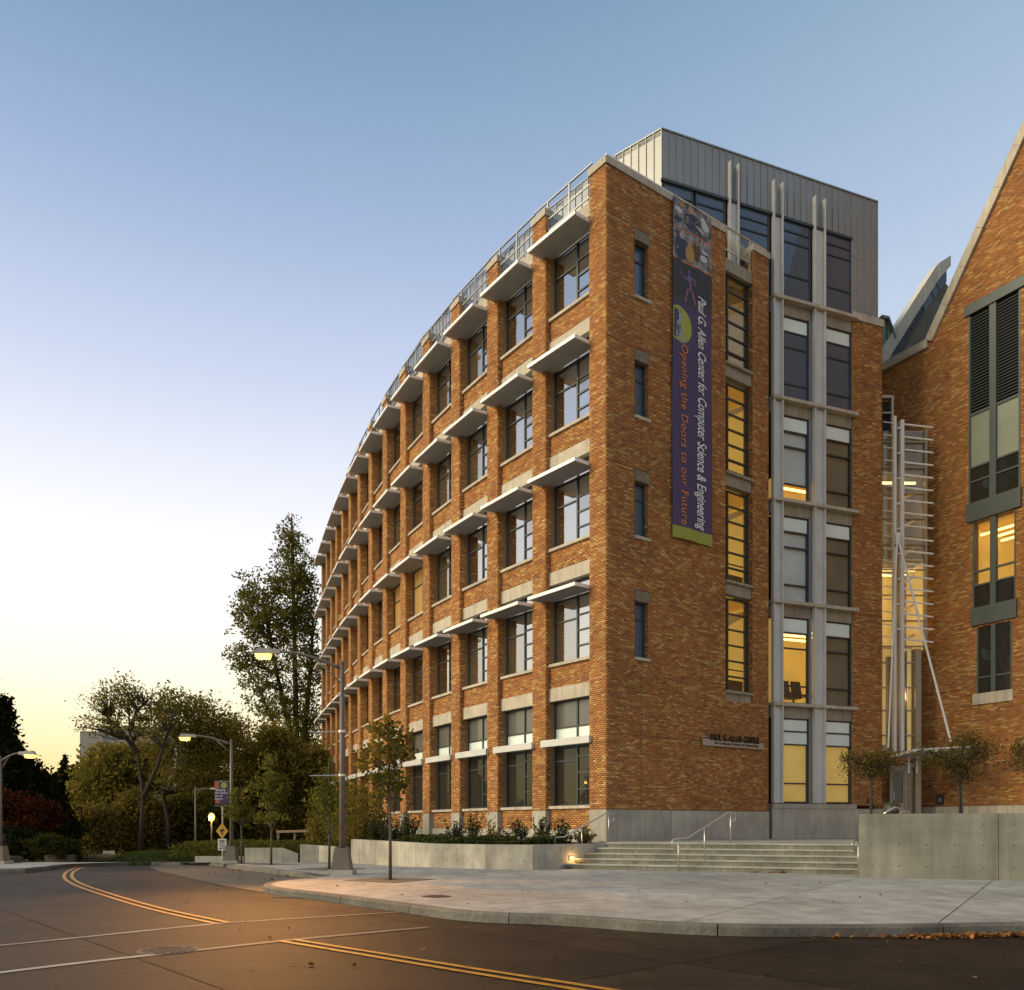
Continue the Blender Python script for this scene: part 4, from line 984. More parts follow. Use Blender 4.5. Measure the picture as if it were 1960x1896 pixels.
def blob(cx, cz, rx, rz, off, m, rot=0, name='print_shape', n=14, sides=None):
    V = [(cx, wob(cx, cz)-off, cz)]; F = []; n = sides or n
    for i in range(n):
        a = 2*math.pi*i/n+(math.pi/4 if sides == 4 else 0); x = rx*math.cos(a)*(1.4142 if sides == 4 else 1); z = rz*math.sin(a)*(1.4142 if sides == 4 else 1)
        X = cx+x*math.cos(rot)-z*math.sin(rot); Z = cz+x*math.sin(rot)+z*math.cos(rot); X = min(max(X, BX0), BX1_); V.append((X, wob(X, Z)-off, Z))
    for i in range(n): F.append((0, 1+i, 1+(i+1) % n))
    me = bpy.data.meshes.new(name); me.from_pydata(V, [], F); me.materials.append(m); return put(name, me, ban, F1.M)
def pm(name, c, r=.7): return mat('print_'+name, c, r)
M_pur = mat('purple_fabric', (.075, .055, .125), .75, noise=[(1.5, .9, 1.08)])
M_ban = sheet(BX0, BX1_, BB, BT, 0, M_pur, 'fabric', ban)
sheet(BX0, BX1_, BB, BB+.42, .004, pm('lime', (.30, .33, .05)), 'lime_band', ban)
z1_ = lambda y: (HZ-y)*30.04/FPX+E_
sheet(BX0, BX1_, 18.72+E_, 19.9+E_, .004, pm('charcoal', (.035, .037, .042)), 'dark_panel', ban)
sheet(BX0, BX1_, 18.45+E_, 18.72+E_, .004, pm('charcoal2', (.045, .047, .052)), 'dark_panel', ban)
sheet(BX0, BX1_, 19.9+E_, 21.0+E_, .004, mat('print_photo_low', (.16, .15, .15), .7, noise=[(2.2, .25, 1.9), (9, .4, 1.7)]), 'photo_print', ban)
sheet(BX0, BX1_, 21.0+E_, BT, .004, mat('print_photo_top', (.14, .13, .13), .7, noise=[(2.6, .2, 2.0), (10, .4, 1.7)]), 'photo_print', ban)
for z in (19.9, 21.0): sheet(BX0, BX1_, z-.02+E_, z+.02+E_, .008, pm('orange', (.55, .17, .03)), 'orange_line', ban)
z_ = E_
skin, navy, ochre_, pale, brown_ = pm('skin', (.42, .24, .15)), pm('navy', (.03, .045, .08)), pm('ochre', (.42, .24, .06)), pm('pale', (.50, .52, .52)), pm('brown', (.10, .05, .03))
for (cx_, cz_, rx_, rz_, m_, rot) in ((.55, 20.35, .30, .34, navy, 0), (.25, 20.75, .11, .14, brown_, 0), (.33, 20.28, .24, .45, navy, .1), (.85, 20.28, .22, .30, ochre_, 0), (.83, 20.63, .10, .13, skin, 0), (1.18, 20.45, .17, .35, brown_, 0), (1.17, 20.76, .08, .11, skin, 0), (1.55, 20.35, .22, .12, pale, .2), (1.6, 20.60, .20, .06, pale, 0), (.95, 20.12, .16, .05, skin, .2),
                                     (.95, 21.42, .42, .30, navy, 0), (.90, 21.80, .14, .17, skin, 0), (1.65, 21.55, .22, .16, pale, -.3), (1.55, 21.72, .16, .11, pale, 0), (.28, 21.62, .20, .10, pale, 0), (.25, 21.28, .22, .10, navy, .3), (.95, 21.35, .05, .08, skin, 0), (.45, 21.88, .13, .08, ochre_, 0), (1.35, 21.3, .25, .05, pale, -.2)):
    blob(BX0+cx_, cz_+z_, rx_, rz_, .008+.0006*(cx_*7 % 3), m_, rot)
mg, mg2 = pm('magenta', (.26, .08, .20)), pm('violet', (.16, .11, .28))
for (cx_, cz_, rx_, rz_, rot) in ((.84, 19.62, .055, .09, 0), (.85, 19.40, .12, .12, 0), (.90, 19.20, .07, .10, 0), (.90, 19.05, .10, .06, 0), (.73, 18.87, .05, .17, -.3), (1.03, 18.87, .05, .17, .25), (1.12, 18.66, .045, .14, .15), (.66, 18.62, .045, .13, -.2), (.62, 19.38, .13, .035, -.35), (1.06, 19.42, .12, .035, -.5), (.45, 19.50, .10, .03, -.9), (1.12, 19.30, .03, .10, .3)):
    blob(BX0+cx_, cz_+z_, rx_, rz_, .009, mg if cz_ < 19.3 else mg2, rot)
blob(BX0+.34, 17.62+z_, .63, .63, .004, pm('lime2', (.36, .38, .06)), 0, 'lime_disc', 32)
silver, silver2 = pm('silver', (.28, .32, .38), .4), pm('dark_silver', (.07, .09, .13), .4)
for (cx_, cz_, rx_, rz_, m_, rot) in ((.40, 17.88, .17, .13, silver, -.3), (.50, 17.84, .10, .07, silver2, -.3), (.22, 18.02, .04, .12, silver2, .4), (.40, 18.10, .02, .09, silver2, 0), (.36, 17.52, .22, .26, silver, .3), (.42, 17.45, .10, .18, silver2, .3), (.20, 17.42, .10, .17, silver2, .2), (.55, 17.20, .06, .20, silver, .25), (.36, 17.12, .055, .18, silver, .1), (.16, 17.25, .05, .12, silver, 0)):
    blob(BX0+cx_, cz_+z_, rx_, rz_, .008+.0006*(cx_*10 % 3), m_, rot)
M_tw = pm('white', (.75, .75, .75)); M_to = pm('orange_text', (.60, .20, .06))
lettering('Paul G. Allen Center for Computer Science & Engineering', M_tw, ban, F1, 8.35, .43, lambda x, y, z: (BX0+1.25+y, wob(BX0+1.28+y, 18.9+E_-x)-.022-z, 18.92+E_-x), shear=.25, bold=.006)
lettering('Opening the Doors to our Future', M_to, ban, F1, 6.35, .34, lambda x, y, z: (BX0+.40+y, wob(BX0+.40+y, 16.95+E_-x)-.020-z, 16.95+E_-x), bold=.004, space=1.1)

# ------------------------------------------------------------------ plaza, steps, walls
plz_poly = [(2.4, 27.3), (2.95, 26.35)]
S0 = Vector((1.57, 25.2))            # left foot of the steps
SV = RJ*.42; top0 = S0+SV*4
right_end = Vector((9.3, 21.95)); LS = 8.6
plaza = [tuple(top0+RU*.55), tuple(top0+RU*(LS+.0)), tuple(WR0+RU*0+RV*.25), tuple(WR0+RU*14+RV*.25), (30, 22), (30, 40), (14, 44), (F2.pt(xr, .2)[0], F2.pt(xr, .2)[1]), F2.pt(c0a, .1)[:2], F1.pt(T1, .1)[:2], F1.pt(-.3, .1)[:2]]
plaza = [tuple(top0+RV*.1), tuple(top0+RU*(LS)+RV*.1), tuple(WR0+RJ*1.7+RU*.2), tuple(WR0+RU*14+RV*.25), (30, 22), (30, 40), (18, 44), (15.0, 36), F1.pt(T1, .1)[:2], F1.pt(-.3, .1)[:2]]
poly_slab('plaza', plaza, .45, .75, M_walk, None, 'structure')
st = empty('entrance_steps', (S0.x, S0.y, 0), 'broad flight of worn concrete steps rising from the sidewalk to the entrance', 'steps')
for i in range(5):
    a = S0+SV*i; z0, z1 = .15*i-.03, .15*(i+1)
    cuts = [-.05, 2.35+rnd.random()*.1, 6.6+rnd.random()*.1, LS+.1]
    for c0, c1 in zip(cuts[:-1], cuts[1:]):
        f = Fr(a.x, a.y, RU.x, RU.y); d = .42*RJ.dot(RV)+.03 if i < 4 else .6; k = RJ.dot(RU)/RJ.dot(RV)*d
        zt_ = z1+(.002 if i == 4 else 0)
        q = zt_-.04
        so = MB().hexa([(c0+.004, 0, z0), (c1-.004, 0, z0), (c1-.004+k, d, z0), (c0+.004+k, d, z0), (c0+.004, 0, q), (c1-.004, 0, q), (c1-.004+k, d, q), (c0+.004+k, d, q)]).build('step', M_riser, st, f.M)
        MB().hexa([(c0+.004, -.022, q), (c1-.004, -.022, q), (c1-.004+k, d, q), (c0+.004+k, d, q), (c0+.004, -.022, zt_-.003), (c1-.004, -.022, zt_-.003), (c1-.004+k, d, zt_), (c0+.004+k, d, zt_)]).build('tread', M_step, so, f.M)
# walls with tie holes
def conc_wall(name, pts, zt, thick, label, zfoot=None, cuts=2.4, side=1, rows=(.28, .62), caplab=None, m=M_wallc):
    """pts: foot line from left to right seen from the street"""
    r = empty(name, (pts[0][0], pts[0][1], gz(pts[0][1])), label, 'wall')
    ti = 0
    for (a, b) in zip(pts[:-1], pts[1:]):
        za, zb_ = (zt if not callable(zt) else zt(a)), (zt if not callable(zt) else zt(b))
        L = math.hypot(b[0]-a[0], b[1]-a[1]); f = Fr(a[0], a[1], b[0]-a[0], b[1]-a[1]); n = max(1, int(round(L/cuts))); s = L/n
        for i in range(n):
            x0, x1 = i*s+.005, (i+1)*s-.005; t0 = za+(zb_-za)*i/n; t1 = za+(zb_-za)*(i+1)/n
            z = min(gz(f.pt(x0, 0)[1]), gz(f.pt(x1, 0)[1]))-.1
            MB().hexa([(x0, 0, z), (x1, 0, z), (x1, thick, z), (x0, thick, z), (x0, 0, t0), (x1, 0, t1), (x1, thick, t1), (x0, thick, t0)]).build('wall_panel', m, r, f.M)
            nh = max(1, int(s/(.36 if thick < .24 else .6)))
            mb = MB()
            for k in range(nh):
                for q in rows:
                    xx = x0+(k+.5)*(x1-x0)/nh; g = gz(f.pt(xx, 0)[1]); zz = g+(t0-g)*q
                    mb.lathe([(0.001, 0), (.016, .0), (.016, .006), (0.001, .006)], 0, 0, 8)
                    base = len(mb.v)-32
                    for vi in range(base, base+32): v = mb.v[vi]; mb.v[vi] = (xx+v[0], -v[2]+.002, zz+v[1])
            mb.build('tie_hole', M_hole, r, f.M)
        MB().box(0, L, .02, thick-.02, -.4, min(za, zb_)-.02).build('wall_core', M_joint, r, f.M)
    return r
wr0 = tuple(WR0); wr1 = tuple(WR0+RU*.98); wr2 = tuple(WR0+RU*9)
r = conc_wall('retaining_wall', [wr0, wr2], 1.55, .25, 'tall grey board-marked concrete wall with tie holes right of the steps', cuts=3.0, rows=(.19, .52, .84), m=mat('grey_wall_concrete', (.225, .215, .17), .8, noise=[(.8, .70, 1.18), (3.0, .78, 1.12, (1.6, 1.6, .12)), (.9, .85, 1.1, (.3, .3, 3)), (55, .88, 1.08)], bump=(22, .45)))
fw = Fr(WR0.x+RJ.x*1.9+.1, WR0.y+RJ.y*1.9, -RJ.x, -RJ.y); MB().box(0, 1.75, 0.002, .25, -.1, 1.548).build('wall_return', MATS['grey_wall_concrete'], r, fw.M)
zP = .715
W3r = W3[::-1]
conc_wall('planter_wall', W3r, zP, .22, 'long curved pale concrete planter wall below the shrubs', cuts=1.9, rows=(.35, .80))
ck = Fr(W3[0][0], W3[0][1], 2.45, 2.75); pcw = [W3[0], (1.57, 25.27), (3.0, 26.30), (3.06, 28.2)]
conc_wall('stair_cheek_wall', pcw, zP+.002, .22, 'short concrete wall running back beside the left end of the steps', cuts=1.2, rows=(.35, .80))
conc_wall('low_curved_wall', W2[2::-1][::1][0:3] if False else [W2[2], W2[1], W2[0]], lambda p: .46 if p == W2[2] else (.40 if p == W2[1] else .36), .22, 'lower sloping concrete planter wall left of the lamp post', cuts=2.5, rows=(.5,))
conc_wall('far_planter_wall', [W2[4], W2[3]], .30, .22, 'straight low concrete wall behind the far young tree', cuts=2.4, rows=(.5,))
conc_wall('far_planter_return', [W2[3], (W2[2][0]-.1, W2[2][1]+.1)], lambda p: .30 if p == W2[3] else .05, .22, 'concrete wall stepping down between two far planters', cuts=2.4, rows=())
Wx = [G(373, 1649.5), G(466, 1646.5)]
conc_wall('kerb_planter_wall', Wx, -.06, .22, 'very low concrete planter edge beside the second lamp post', cuts=2.4, rows=())
lw0, lw1, lw2, lw3 = G(-90, 1655), G(42, 1652), G(85, 1651), G(142, 1650.5)
M_wd = mat('shade_darkened_concrete', (.075, .06, .04), .85, noise=[(1.5, .7, 1.2)])  # darker copy of the wall concrete, backlit shade put into the colour
conc_wall('low_garden_wall', [lw2, lw3], .0, .25, 'low dark concrete wall under the clipped hedge at the left', cuts=2.6, rows=(), m=M_wd)
conc_wall('low_garden_wall', [lw0, lw1], .0, .25, 'low dark concrete wall at the left edge under the red shrub', cuts=2.6, rows=(), m=M_wd)
# planter soil
sp = [(p[0]+.12, p[1]+.15) for p in W3]+[(P[7][0]-.2, P[7][1])]+[(P[i][0], P[i][1]) for i in range(6, -1, -1)]+[(3.0, 27.3)]
poly_slab('planter_soil', sp, .1, .70, M_soil, None, 'structure')
sp2 = [(W2[0][0]+.1, W2[0][1]+.15), (W2[1][0]+.1, W2[1][1]+.15), (W2[2][0]+.1, W2[2][1]+.15), (W2[2][0]-2, 46), (P[9][0], P[9][1]+1), (P[7][0], P[7][1])]
poly_slab('planter_soil_far', sp2, -1.4, .22, M_soil, None, 'structure')

# handrails
def handrail(pts, posts, label, loop0=True, loop1=True):
    r = empty('handrail', posts[0], label, 'handrail', 'steel handrails of the steps')
    # pts: list of rail points
    path = list(pts); p0, p1 = Vector(path[0]), Vector(path[1]); pn, pm_ = Vector(path[-1]), Vector(path[-2]); rad = .13
    def loop(end, prev):
        d = end-prev; d.z = 0; d.normalize(); out = []
        for k in range(1, 9):
            a = k*math.pi*1.15/8; out.append(end+d*math.sin(a)*rad+Vector((0, 0, -rad+math.cos(a)*rad)))
        return [tuple(q) for q in out]
    if loop0: path = loop(p0, p1)[::-1]+path
    if loop1: path = path+loop(pn, pm_)
    MB().tube(path, .024, 8).build('rail', M_steel, r, smooth=True)
    for (x, y, z, zt_) in [(p[0], p[1], p[2], p[3]) for p in posts]: MB().tube([(x, y, z), (x, y, zt_)], .019, 8).build('post', M_steel, r, smooth=True)
    return r
def rail_at(base, lab, loop0=True):
    b = Vector(base); m = b+RJ*1.05; e = b+RJ*2.15; a = b-RJ*.12; k = b+RJ*.35; t = e-RJ*.12; e2 = e+RJ*.1
    handrail([(a.x, a.y, .90), (k.x, k.y, .92), (t.x, t.y, .75+.89), (e2.x, e2.y, .75+.90)], [(b.x, b.y, 0, .90), (m.x, m.y, .30, 1.24), (e.x, e.y, .75, 1.64)], lab)
rail_at(G(1062, 1662), 'bent steel handrail at the left end of the steps, beside the lit step lamp')
rail_at(G(1298.5, 1668.8), 'bent steel handrail standing alone in the middle of the steps')
rail_at(G(1643, 1677), 'steel handrail at the right end of the steps by the tall concrete wall')
mb = MB(); q = Vector((12.0, 25.4)); r = empty('handrail', (q.x, q.y, .75), 'short steel handrail top showing over the tall concrete wall beside the litter bin', 'handrail', 'steel handrails of the steps')
hx = lambda px, py, D: ((px-CX)*D/FPX, D, (HZ-py)*D/FPX+E_)
MB().tube([hx(1690, 1560, 23.5), hx(1702, 1551, 23.5), hx(1712, 1546, 23.6), hx(1719, 1546, 23.7), hx(1724, 1550, 23.8), hx(1724, 1562, 23.8)], .026, 8).build('rail', M_steel, r, smooth=True)
p = hx(1724, 1562, 23.8); MB().tube([(p[0], p[1], .75), p], .02, 8).build('post', M_steel, r); p = hx(1690, 1560, 23.5); MB().tube([(p[0], p[1], .75), p], .02, 8).build('post', M_steel, r)
# step lamp
sf = Fr(W3[0][0], W3[0][1], pcw[1][0]-pcw[0][0], pcw[1][1]-pcw[0][1]); tl, _ = sf.px(1093)
M_lamp = mat('lamp_glow', (1, .8, .4), .4, emit=(1, .46, .07), estr=3.2)
sl_ = empty('step_light', sf.pt(tl, -.02, .3), 'small lit lamp set low in the concrete wall at the foot of the steps', 'wall light')
MB().box(tl-.09, tl+.09, -.03, .01, .25, .37).build('housing', M_dark, sl_, sf.M); MB().box(tl-.07, tl+.07, -.04, -.03, .27, .35).build('lens', M_lamp, sl_, sf.M)
def point(name, loc, e, col, rad=.08, parent=None):
    l = bpy.data.lights.new(name, 'POINT'); l.energy = e; l.color = col; l.shadow_soft_size = rad; o = bpy.data.objects.new(name, l); attach(o, parent, Matrix.Translation(loc)); return o
p = sf.pt(tl, -.14, .30); point('lamp_light', p, 5, (1, .62, .22), .04, sl_)

# ------------------------------------------------------------------ litter bin, wall boxes, covers
bx_, by_ = (1707-CX)*26/FPX, 26
bn = empty('litter_bin', (bx_, by_, .75), 'dark roofed litter bin showing above the tall concrete wall near the entrance', 'litter bin')
MB().lathe([(.20, .75), (.20, 1.55), (.17, 1.56)], bx_, by_, 16).build('bin_body', M_dark, bn)
MB().lathe([(.16, 1.62), (.235, 1.70), (.235, 1.86), (.245, 1.90), (.05, 1.99)], bx_, by_, 12).build('lid', mat('bin_metal', (.06, .055, .045), .45), bn)
MB().box(bx_-.21, bx_-.19, by_-.02, by_+.02, .75, 1.75).box(bx_+.19, bx_+.21, by_-.02, by_+.02, .75, 1.75).build('bin_post', M_dark, bn)
zq = FR.zz(1800, 1531); tq = xR(1800)
ob = empty('intercom_box', FR.pt(tq, 0, zq), 'small dark recessed box with a pale device on the gabled building wall', 'wall box'); MB().box(tq-.17, tq+.17, -.03, .02, zq-.22, zq+.22).build('housing', M_dark, ob, FR.M); MB().box(tq-.05, tq+.06, -.05, -.03, zq-.1, zq+.08).build('device', M_steel, ob, FR.M)
tq = x2(1663); zq = F2.zz(1663, 1533); ob = empty('socket_box', F2.pt(tq, 0, zq), 'small dark metal box on the narrow brick pier left of the entrance', 'wall box'); MB().box(tq-.11, tq+.11, -.06, .0, zq-.11, zq+.11).build('housing', M_dark, ob, F2.M); MB().box(tq-.07, tq+.07, -.068, -.06, zq-.07, zq+.07).build('lid', mat('box_lid', (.16, .09, .05), .6), ob, F2.M)
M_iron = mat('rusty_iron', (.085, .06, .045), .7, noise=[(12, .5, 1.5)])
def manhole(c, r, off, label):
    o = empty('manhole_cover', (c[0], c[1], gz(c[1])+off), label, 'manhole cover', 'manhole covers'); z = off+gz(c[1])
    MB().lathe([(r, z-.02), (r, z+.004)], c[0], c[1], 32).build('rim', M_kerb, o)
    MB().lathe([(r*.93, z-.02), (r*.93, z+.007)], c[0], c[1], 32).build('cover', M_iron, o); mb = MB(); n = int(r/.045)
    for i in range(-n, n+1):
        for j in range(-n, n+1):
            if math.hypot(i, j)*.045 < r*.86 and (i+j) % 2 == 0: mb.box(c[0]+i*.045-.017, c[0]+i*.045+.017, c[1]+j*.045-.017, c[1]+j*.045+.017, z+.007, z+.014)
    mb.build('tread_stud', M_iron, o)
manhole(G(322, 1820, -.14), .33, -.135, 'large round iron manhole cover in the road by the white line')
manhole(G(835, 1716.7), .27, 0, 'small round iron manhole cover in the sidewalk')
dc = G(566, 1719, -.14); dr_ = empty('storm_drain', (dc[0], dc[1], -.13), 'rusty rectangular storm drain grate against the kerb', 'drain grate')
f = Fr(dc[0], dc[1], .93, -.36); mb = MB().box(-.45, .45, -.15, .15, -.15, -.131)
mb.build('frame', M_hole, dr_, f.M); mb = MB()
for i in range(14): mb.box(-.42+i*.062, -.39+i*.062, -.13, .13, -.131, -.122)
mb.build('grate_bar', M_iron, dr_, f.M)

# ------------------------------------------------------------------ street lamps
def street_lamp(bx, by, H, arm, rise, label, base=True, banner_arms=(), lit=None, r0=.085, ang=math.pi, head_lit=True, grp='tall street lamps along the road'):
    g = gz(by); o = empty('street_lamp', (bx, by, g), label, 'street lamp', grp)
    T = Matrix.Translation((bx, by, g)) @ Matrix.Rotation(ang, 4, 'Z')
    if base:
        MB().box(-.32, .32, -.32, .32, -.05, .12).build('footing', M_base, o, T)
        MB().hexa([(-.25, -.25, .12), (.25, -.25, .12), (.25, .25, .12), (-.25, .25, .12), (-.17, -.17, .68), (.17, -.17, .68), (.17, .17, .68), (-.17, .17, .68)]).build('base_cover', M_pole, o, T)
        mb = MB()
        for sx in (-.13, .13):
            for sy in (-.13, .13): mb.lathe([(.025, .68), (.025, .73)], sx, sy, 6)
        mb.build('bolt_cap', M_pole, o, T)
    MB().tube([(0, 0, .1), (0, 0, H*.5), (0, 0, H)], [r0, r0*.85, r0*.68], 10).lathe([(r0*.8, H), (r0*.75, H+.05), (.01, H+.09)], 0, 0, 10).build('pole', M_pole, o, T, smooth=True)
    pa = []
    for i in range(9): u = i/8; pa.append((arm*u, 0, H-.12+rise*math.sin(u*math.pi/2)))
    MB().tube(pa, [.045-.014*i/8 for i in range(9)], 8).tube([(0, 0, H-.55), (arm*.16, 0, H-.30+rise*.1), (arm*.42, 0, H-.14+rise*.60)], .018, 6).build('arm', M_pole, o, T, smooth=True)
    z = H-.12+rise; x = arm
    MB().hexa([(x-.05, -.05, z-.05), (x+.62, -.12, z-.07), (x+.62, .12, z-.07), (x-.05, .05, z-.05), (x-.05, -.045, z+.05), (x+.50, -.10, z+.09), (x+.50, .10, z+.09), (x-.05, .045, z+.05)]).build('lamp_head', mat('lamp_housing', (.35, .33, .28), .4), o, T)
    if head_lit: MB().hexa([(x+.24, -.09, z-.19), (x+.54, -.10, z-.19), (x+.54, .10, z-.19), (x+.24, .09, z-.19), (x+.20, -.10, z-.068), (x+.60, -.11, z-.071), (x+.60, .11, z-.071), (x+.20, .10, z-.068)]).build('lens', M_lamp, o, T)
    for q in banner_arms: MB().tube([(0, 0, q), (.85, 0, q-.02)], .016, 6).lathe([(r0*1.15, q-.03), (r0*1.15, q+.03)], 0, 0, 10).build('banner_arm', M_steel, o, T)
    if lit:
        p = T @ Vector((x+.4, 0, z-.24)); l = bpy.data.lights.new('lamp_light', 'SPOT'); l.energy = lit; l.color = (1, .43, .10); l.spot_size = R(105); l.spot_blend = 1.0; l.shadow_soft_size = .12
        aim = Vector((p.x*.38, p.y-11.0, 0))-p
        ob = bpy.data.objects.new('lamp_light', l); attach(ob, o, Matrix.Translation(p) @ aim.to_track_quat('-Z', 'Y').to_matrix().to_4x4())
    return o, T
c = G(655, 1674); H1 = (HZ-1272)*c[1]/FPX+E_-gz(c[1])
street_lamp(c[0], c[1], H1, 1.65, .45, 'tall brown street lamp with empty banner arms in front of the planter wall', banner_arms=(H1*.68+.0, H1*.472), lit=4600)
c2 = (-15.0, 45.5); gz2 = 0
c2 = ((443-CX)*34/FPX, 34.0); H2 = (HZ-1420)*34/FPX+E_-gz(34)
o2, T2 = street_lamp(c2[0], c2[1], H2, 1.45, .35, 'second street lamp down the road, carrying a purple banner', lit=500, r0=.08)
# pole banner
pbn = empty('pole_banner', (c2[0]-.4, c2[1], 3), 'small purple and orange banner on the second street lamp', 'banner')
zb0, zb1 = (HZ-1542)*34/FPX+E_, (HZ-1497)*34/FPX+E_; FB = Fr(c2[0]-.66, c2[1]-.02, 1, .12)
MB().box(0, .56, 0, .012, zb0, zb1).build('fabric', M_pur, pbn, FB.M)
MB().box(0, .16, -.006, -.002, zb1-.30, zb1).box(.03, .20, -.006, -.002, zb0+.08, zb0+.25).build('orange_print', pm('orange2', (.42, .12, .03)), pbn, FB.M)
MB().box(.0, .56, -.0055, -.002, zb0, zb0+.075).build('dark_print', pm('charcoal3', (.02, .02, .025)), pbn, FB.M)
mb = MB(); n = 16; mb.prism([(.36+.12*math.cos(2*math.pi*k/n), zb1-.14+.12*math.sin(2*math.pi*k/n)) for k in range(n)], -.0065, -.002); mb.build('lime_disc', pm('lime3', (.33, .35, .05)), pbn, FB.M)
for i, t_ in enumerate(('Opening', 'the Doors', 'to our', 'Future')):
    me, v = text_mesh(t_, size=.115, ext=.002, bold=.001); v2 = np.c_[.02+v[:, 0], -.010-v[:, 2], zb1-.36-.115*i+v[:, 1]].astype(np.float32); me.vertices.foreach_set('co', v2.ravel()); me.materials.clear(); me.materials.append(M_tw); me.update(); put('lettering', me, pbn, FB.M)
MB().tube([(-.02, .0, zb1+.02), (.68, 0, zb1+.02)], .012, 6).tube([(-.02, 0, zb0-.02), (.68, 0, zb0-.02)], .012, 6).build('banner_arm', M_steel, pbn, FB.M)
cl = ((1-CX)*33/FPX, 33.0); street_lamp(cl[0], cl[1], (HZ-1452)*33/FPX+E_-gz(33), .75, .32, 'street lamp at the left edge in front of the dark conifer', base=True, ang=0, lit=40, r0=.07)
c3 = ((374-CX)*48/FPX, 48.0); street_lamp(c3[0], c3[1], (HZ-1508)*48/FPX+E_-gz(48), .9, .06, 'slim unlit street lamp beyond the second one, leaning arm to the right', base=False, ang=0, r0=.06, head_lit=False)
def globe_lamp(px, py, D, label, r=.13, e=60):
    x = (px-CX)*D/FPX; z = (HZ-py)*D/FPX+E_; g = gz(D); o = empty('globe_lamp', (x, D, g), label, 'path lamp', 'globe lamps on short posts')
    MB().tube([(x, D, g-.5), (x, D, z-.2)], .045, 8).build('post', M_dark, o); MB().lathe([(.04, z-.24), (r*.8, z-.15), (r, z), (r*.75, z+.13), (.03, z+.18)], x, D, 12).build('globe', M_lamp, o, smooth=True)
    MB().lathe([(r*.6, z+.17), (r*.8, z+.2), (.02, z+.27)], x, D, 10).build('lamp_cap', M_dark, o); point('lamp_light', (x, D-.35, z-.1), e, (1, .55, .18), .1, o)
globe_lamp(405, 1564, 45, 'bright globe path lamp among the trees behind the speed limit sign', .17, 200)
globe_lamp(118, 1581, 50, 'small lit globe lamp beside the clipped hedge at the left', .14, 110)
for px, py, D, lb in ((412, 1536, 60, 'tiny lit lamp head above the bright globe lamp'), (396, 1573, 60, 'tiny lit lamp left of the bright globe lamp'), (118, 1558, 62, 'tiny lit lamp above the globe lamp at the left')):
    x = (px-CX)*D/FPX; z = (HZ-py)*D/FPX+E_; o = empty('distant_lamp', (x, D, gz(D)), lb, 'distant lamp', 'far lamp heads'); MB().tube([(x+.3, D+.1, gz(D)-.2), (x+.3, D+.1, z+.1), (x, D, z+.1)], .04, 6).build('post', M_dark, o); MB().lathe([(.05, z-.06), (.2, z-.02), (.2, z+.04), (.05, z+.09)], x, D, 10).build('lens', M_lamp, o)
# traffic signs
sx = (426-CX)*35/FPX; D = 35.; hz_ = lambda y: (HZ-y)*D/FPX+E_
for nm, lb in (('speed', 0),):
    o = empty('sign_post', (sx, D, gz(D)), 'thin metal post carrying the yellow diamond sign and the speed limit sign', 'sign post'); MB().tube([(sx, D, gz(D)-.1), (sx, D, hz_(1525))], .03, 8).build('post', M_steel, o)
o = empty('speed_limit_sign', (sx, D-.05, hz_(1617)), 'white rectangular speed limit sign reading 20', 'road sign')
MB().box(sx-.17, sx+.17, D-.06, D-.045, hz_(1628), hz_(1606)).build('plate', mat('sign_white', (.62, .62, .58), .5), o)
for (t_, s_, dz, xo) in (('SPEED', .07, .36, -.12), ('LIMIT', .07, .285, -.10), ('20', .22, .05, -.13)):
    me, v = text_mesh(t_, size=s_*1.3, ext=.001, bold=.002); v2 = np.c_[sx+xo+v[:, 0], D-.064-v[:, 2], hz_(1628)+dz+v[:, 1]].astype(np.float32); me.vertices.foreach_set('co', v2.ravel()); me.materials.clear(); me.materials.append(M_blk); put('lettering', me, o)
o = empty('warning_sign', (sx, D-.05, hz_(1590)), 'yellow diamond warning sign above the speed limit sign', 'road sign'); zc = hz_(1591)
MB().prism([(sx-.25, zc), (sx, zc-.33), (sx+.25, zc), (sx, zc+.33)], D-.06, D-.045).build('plate', mat('sign_yellow', (.55, .30, .03), .5), o)
MB().prism([(sx-.1, zc+.02), (sx-.04, zc-.06), (sx+.1, zc+.02), (sx+.04, zc+.10)], D-.066, D-.061).prism([(sx-.02, zc-.16), (sx+.02, zc-.16), (sx+.02, zc-.05), (sx-.02, zc-.05)], D-.066, D-.061).build('symbol', M_blk, o)
# wooden rail in the trees
o = empty('timber_rail', ((580-CX)*44/FPX, 44, -.8), 'long weathered timber rail on posts in front of the trees left of the brick building', 'fence')
xa, xb = (529-CX)*44/FPX, (636-CX)*44/FPX; zt_ = (HZ-1592)*44/FPX+E_
MB().hexa([(xa, 44, zt_-.07), (xb, 43.5, zt_), (xb, 43.6, zt_), (xa, 44.1, zt_-.07), (xa, 44, zt_+.05), (xb, 43.5, zt_+.12), (xb, 43.6, zt_+.12), (xa, 44.1, zt_+.05)]).build('rail', mat('weathered_timber', (.27, .19, .11), .8, noise=[(4, .8, 1.15)]), o)
for u in (.02, .33, .66, .97): x = xa+(xb-xa)*u; MB().box(x-.05, x+.05, 44.0-.5*u+.11, 44.1-.5*u+.11, -1.2, zt_-.02+.07*u).build('post', MATS['weathered_timber'], o)
for x in (.2, .6, .9): pass

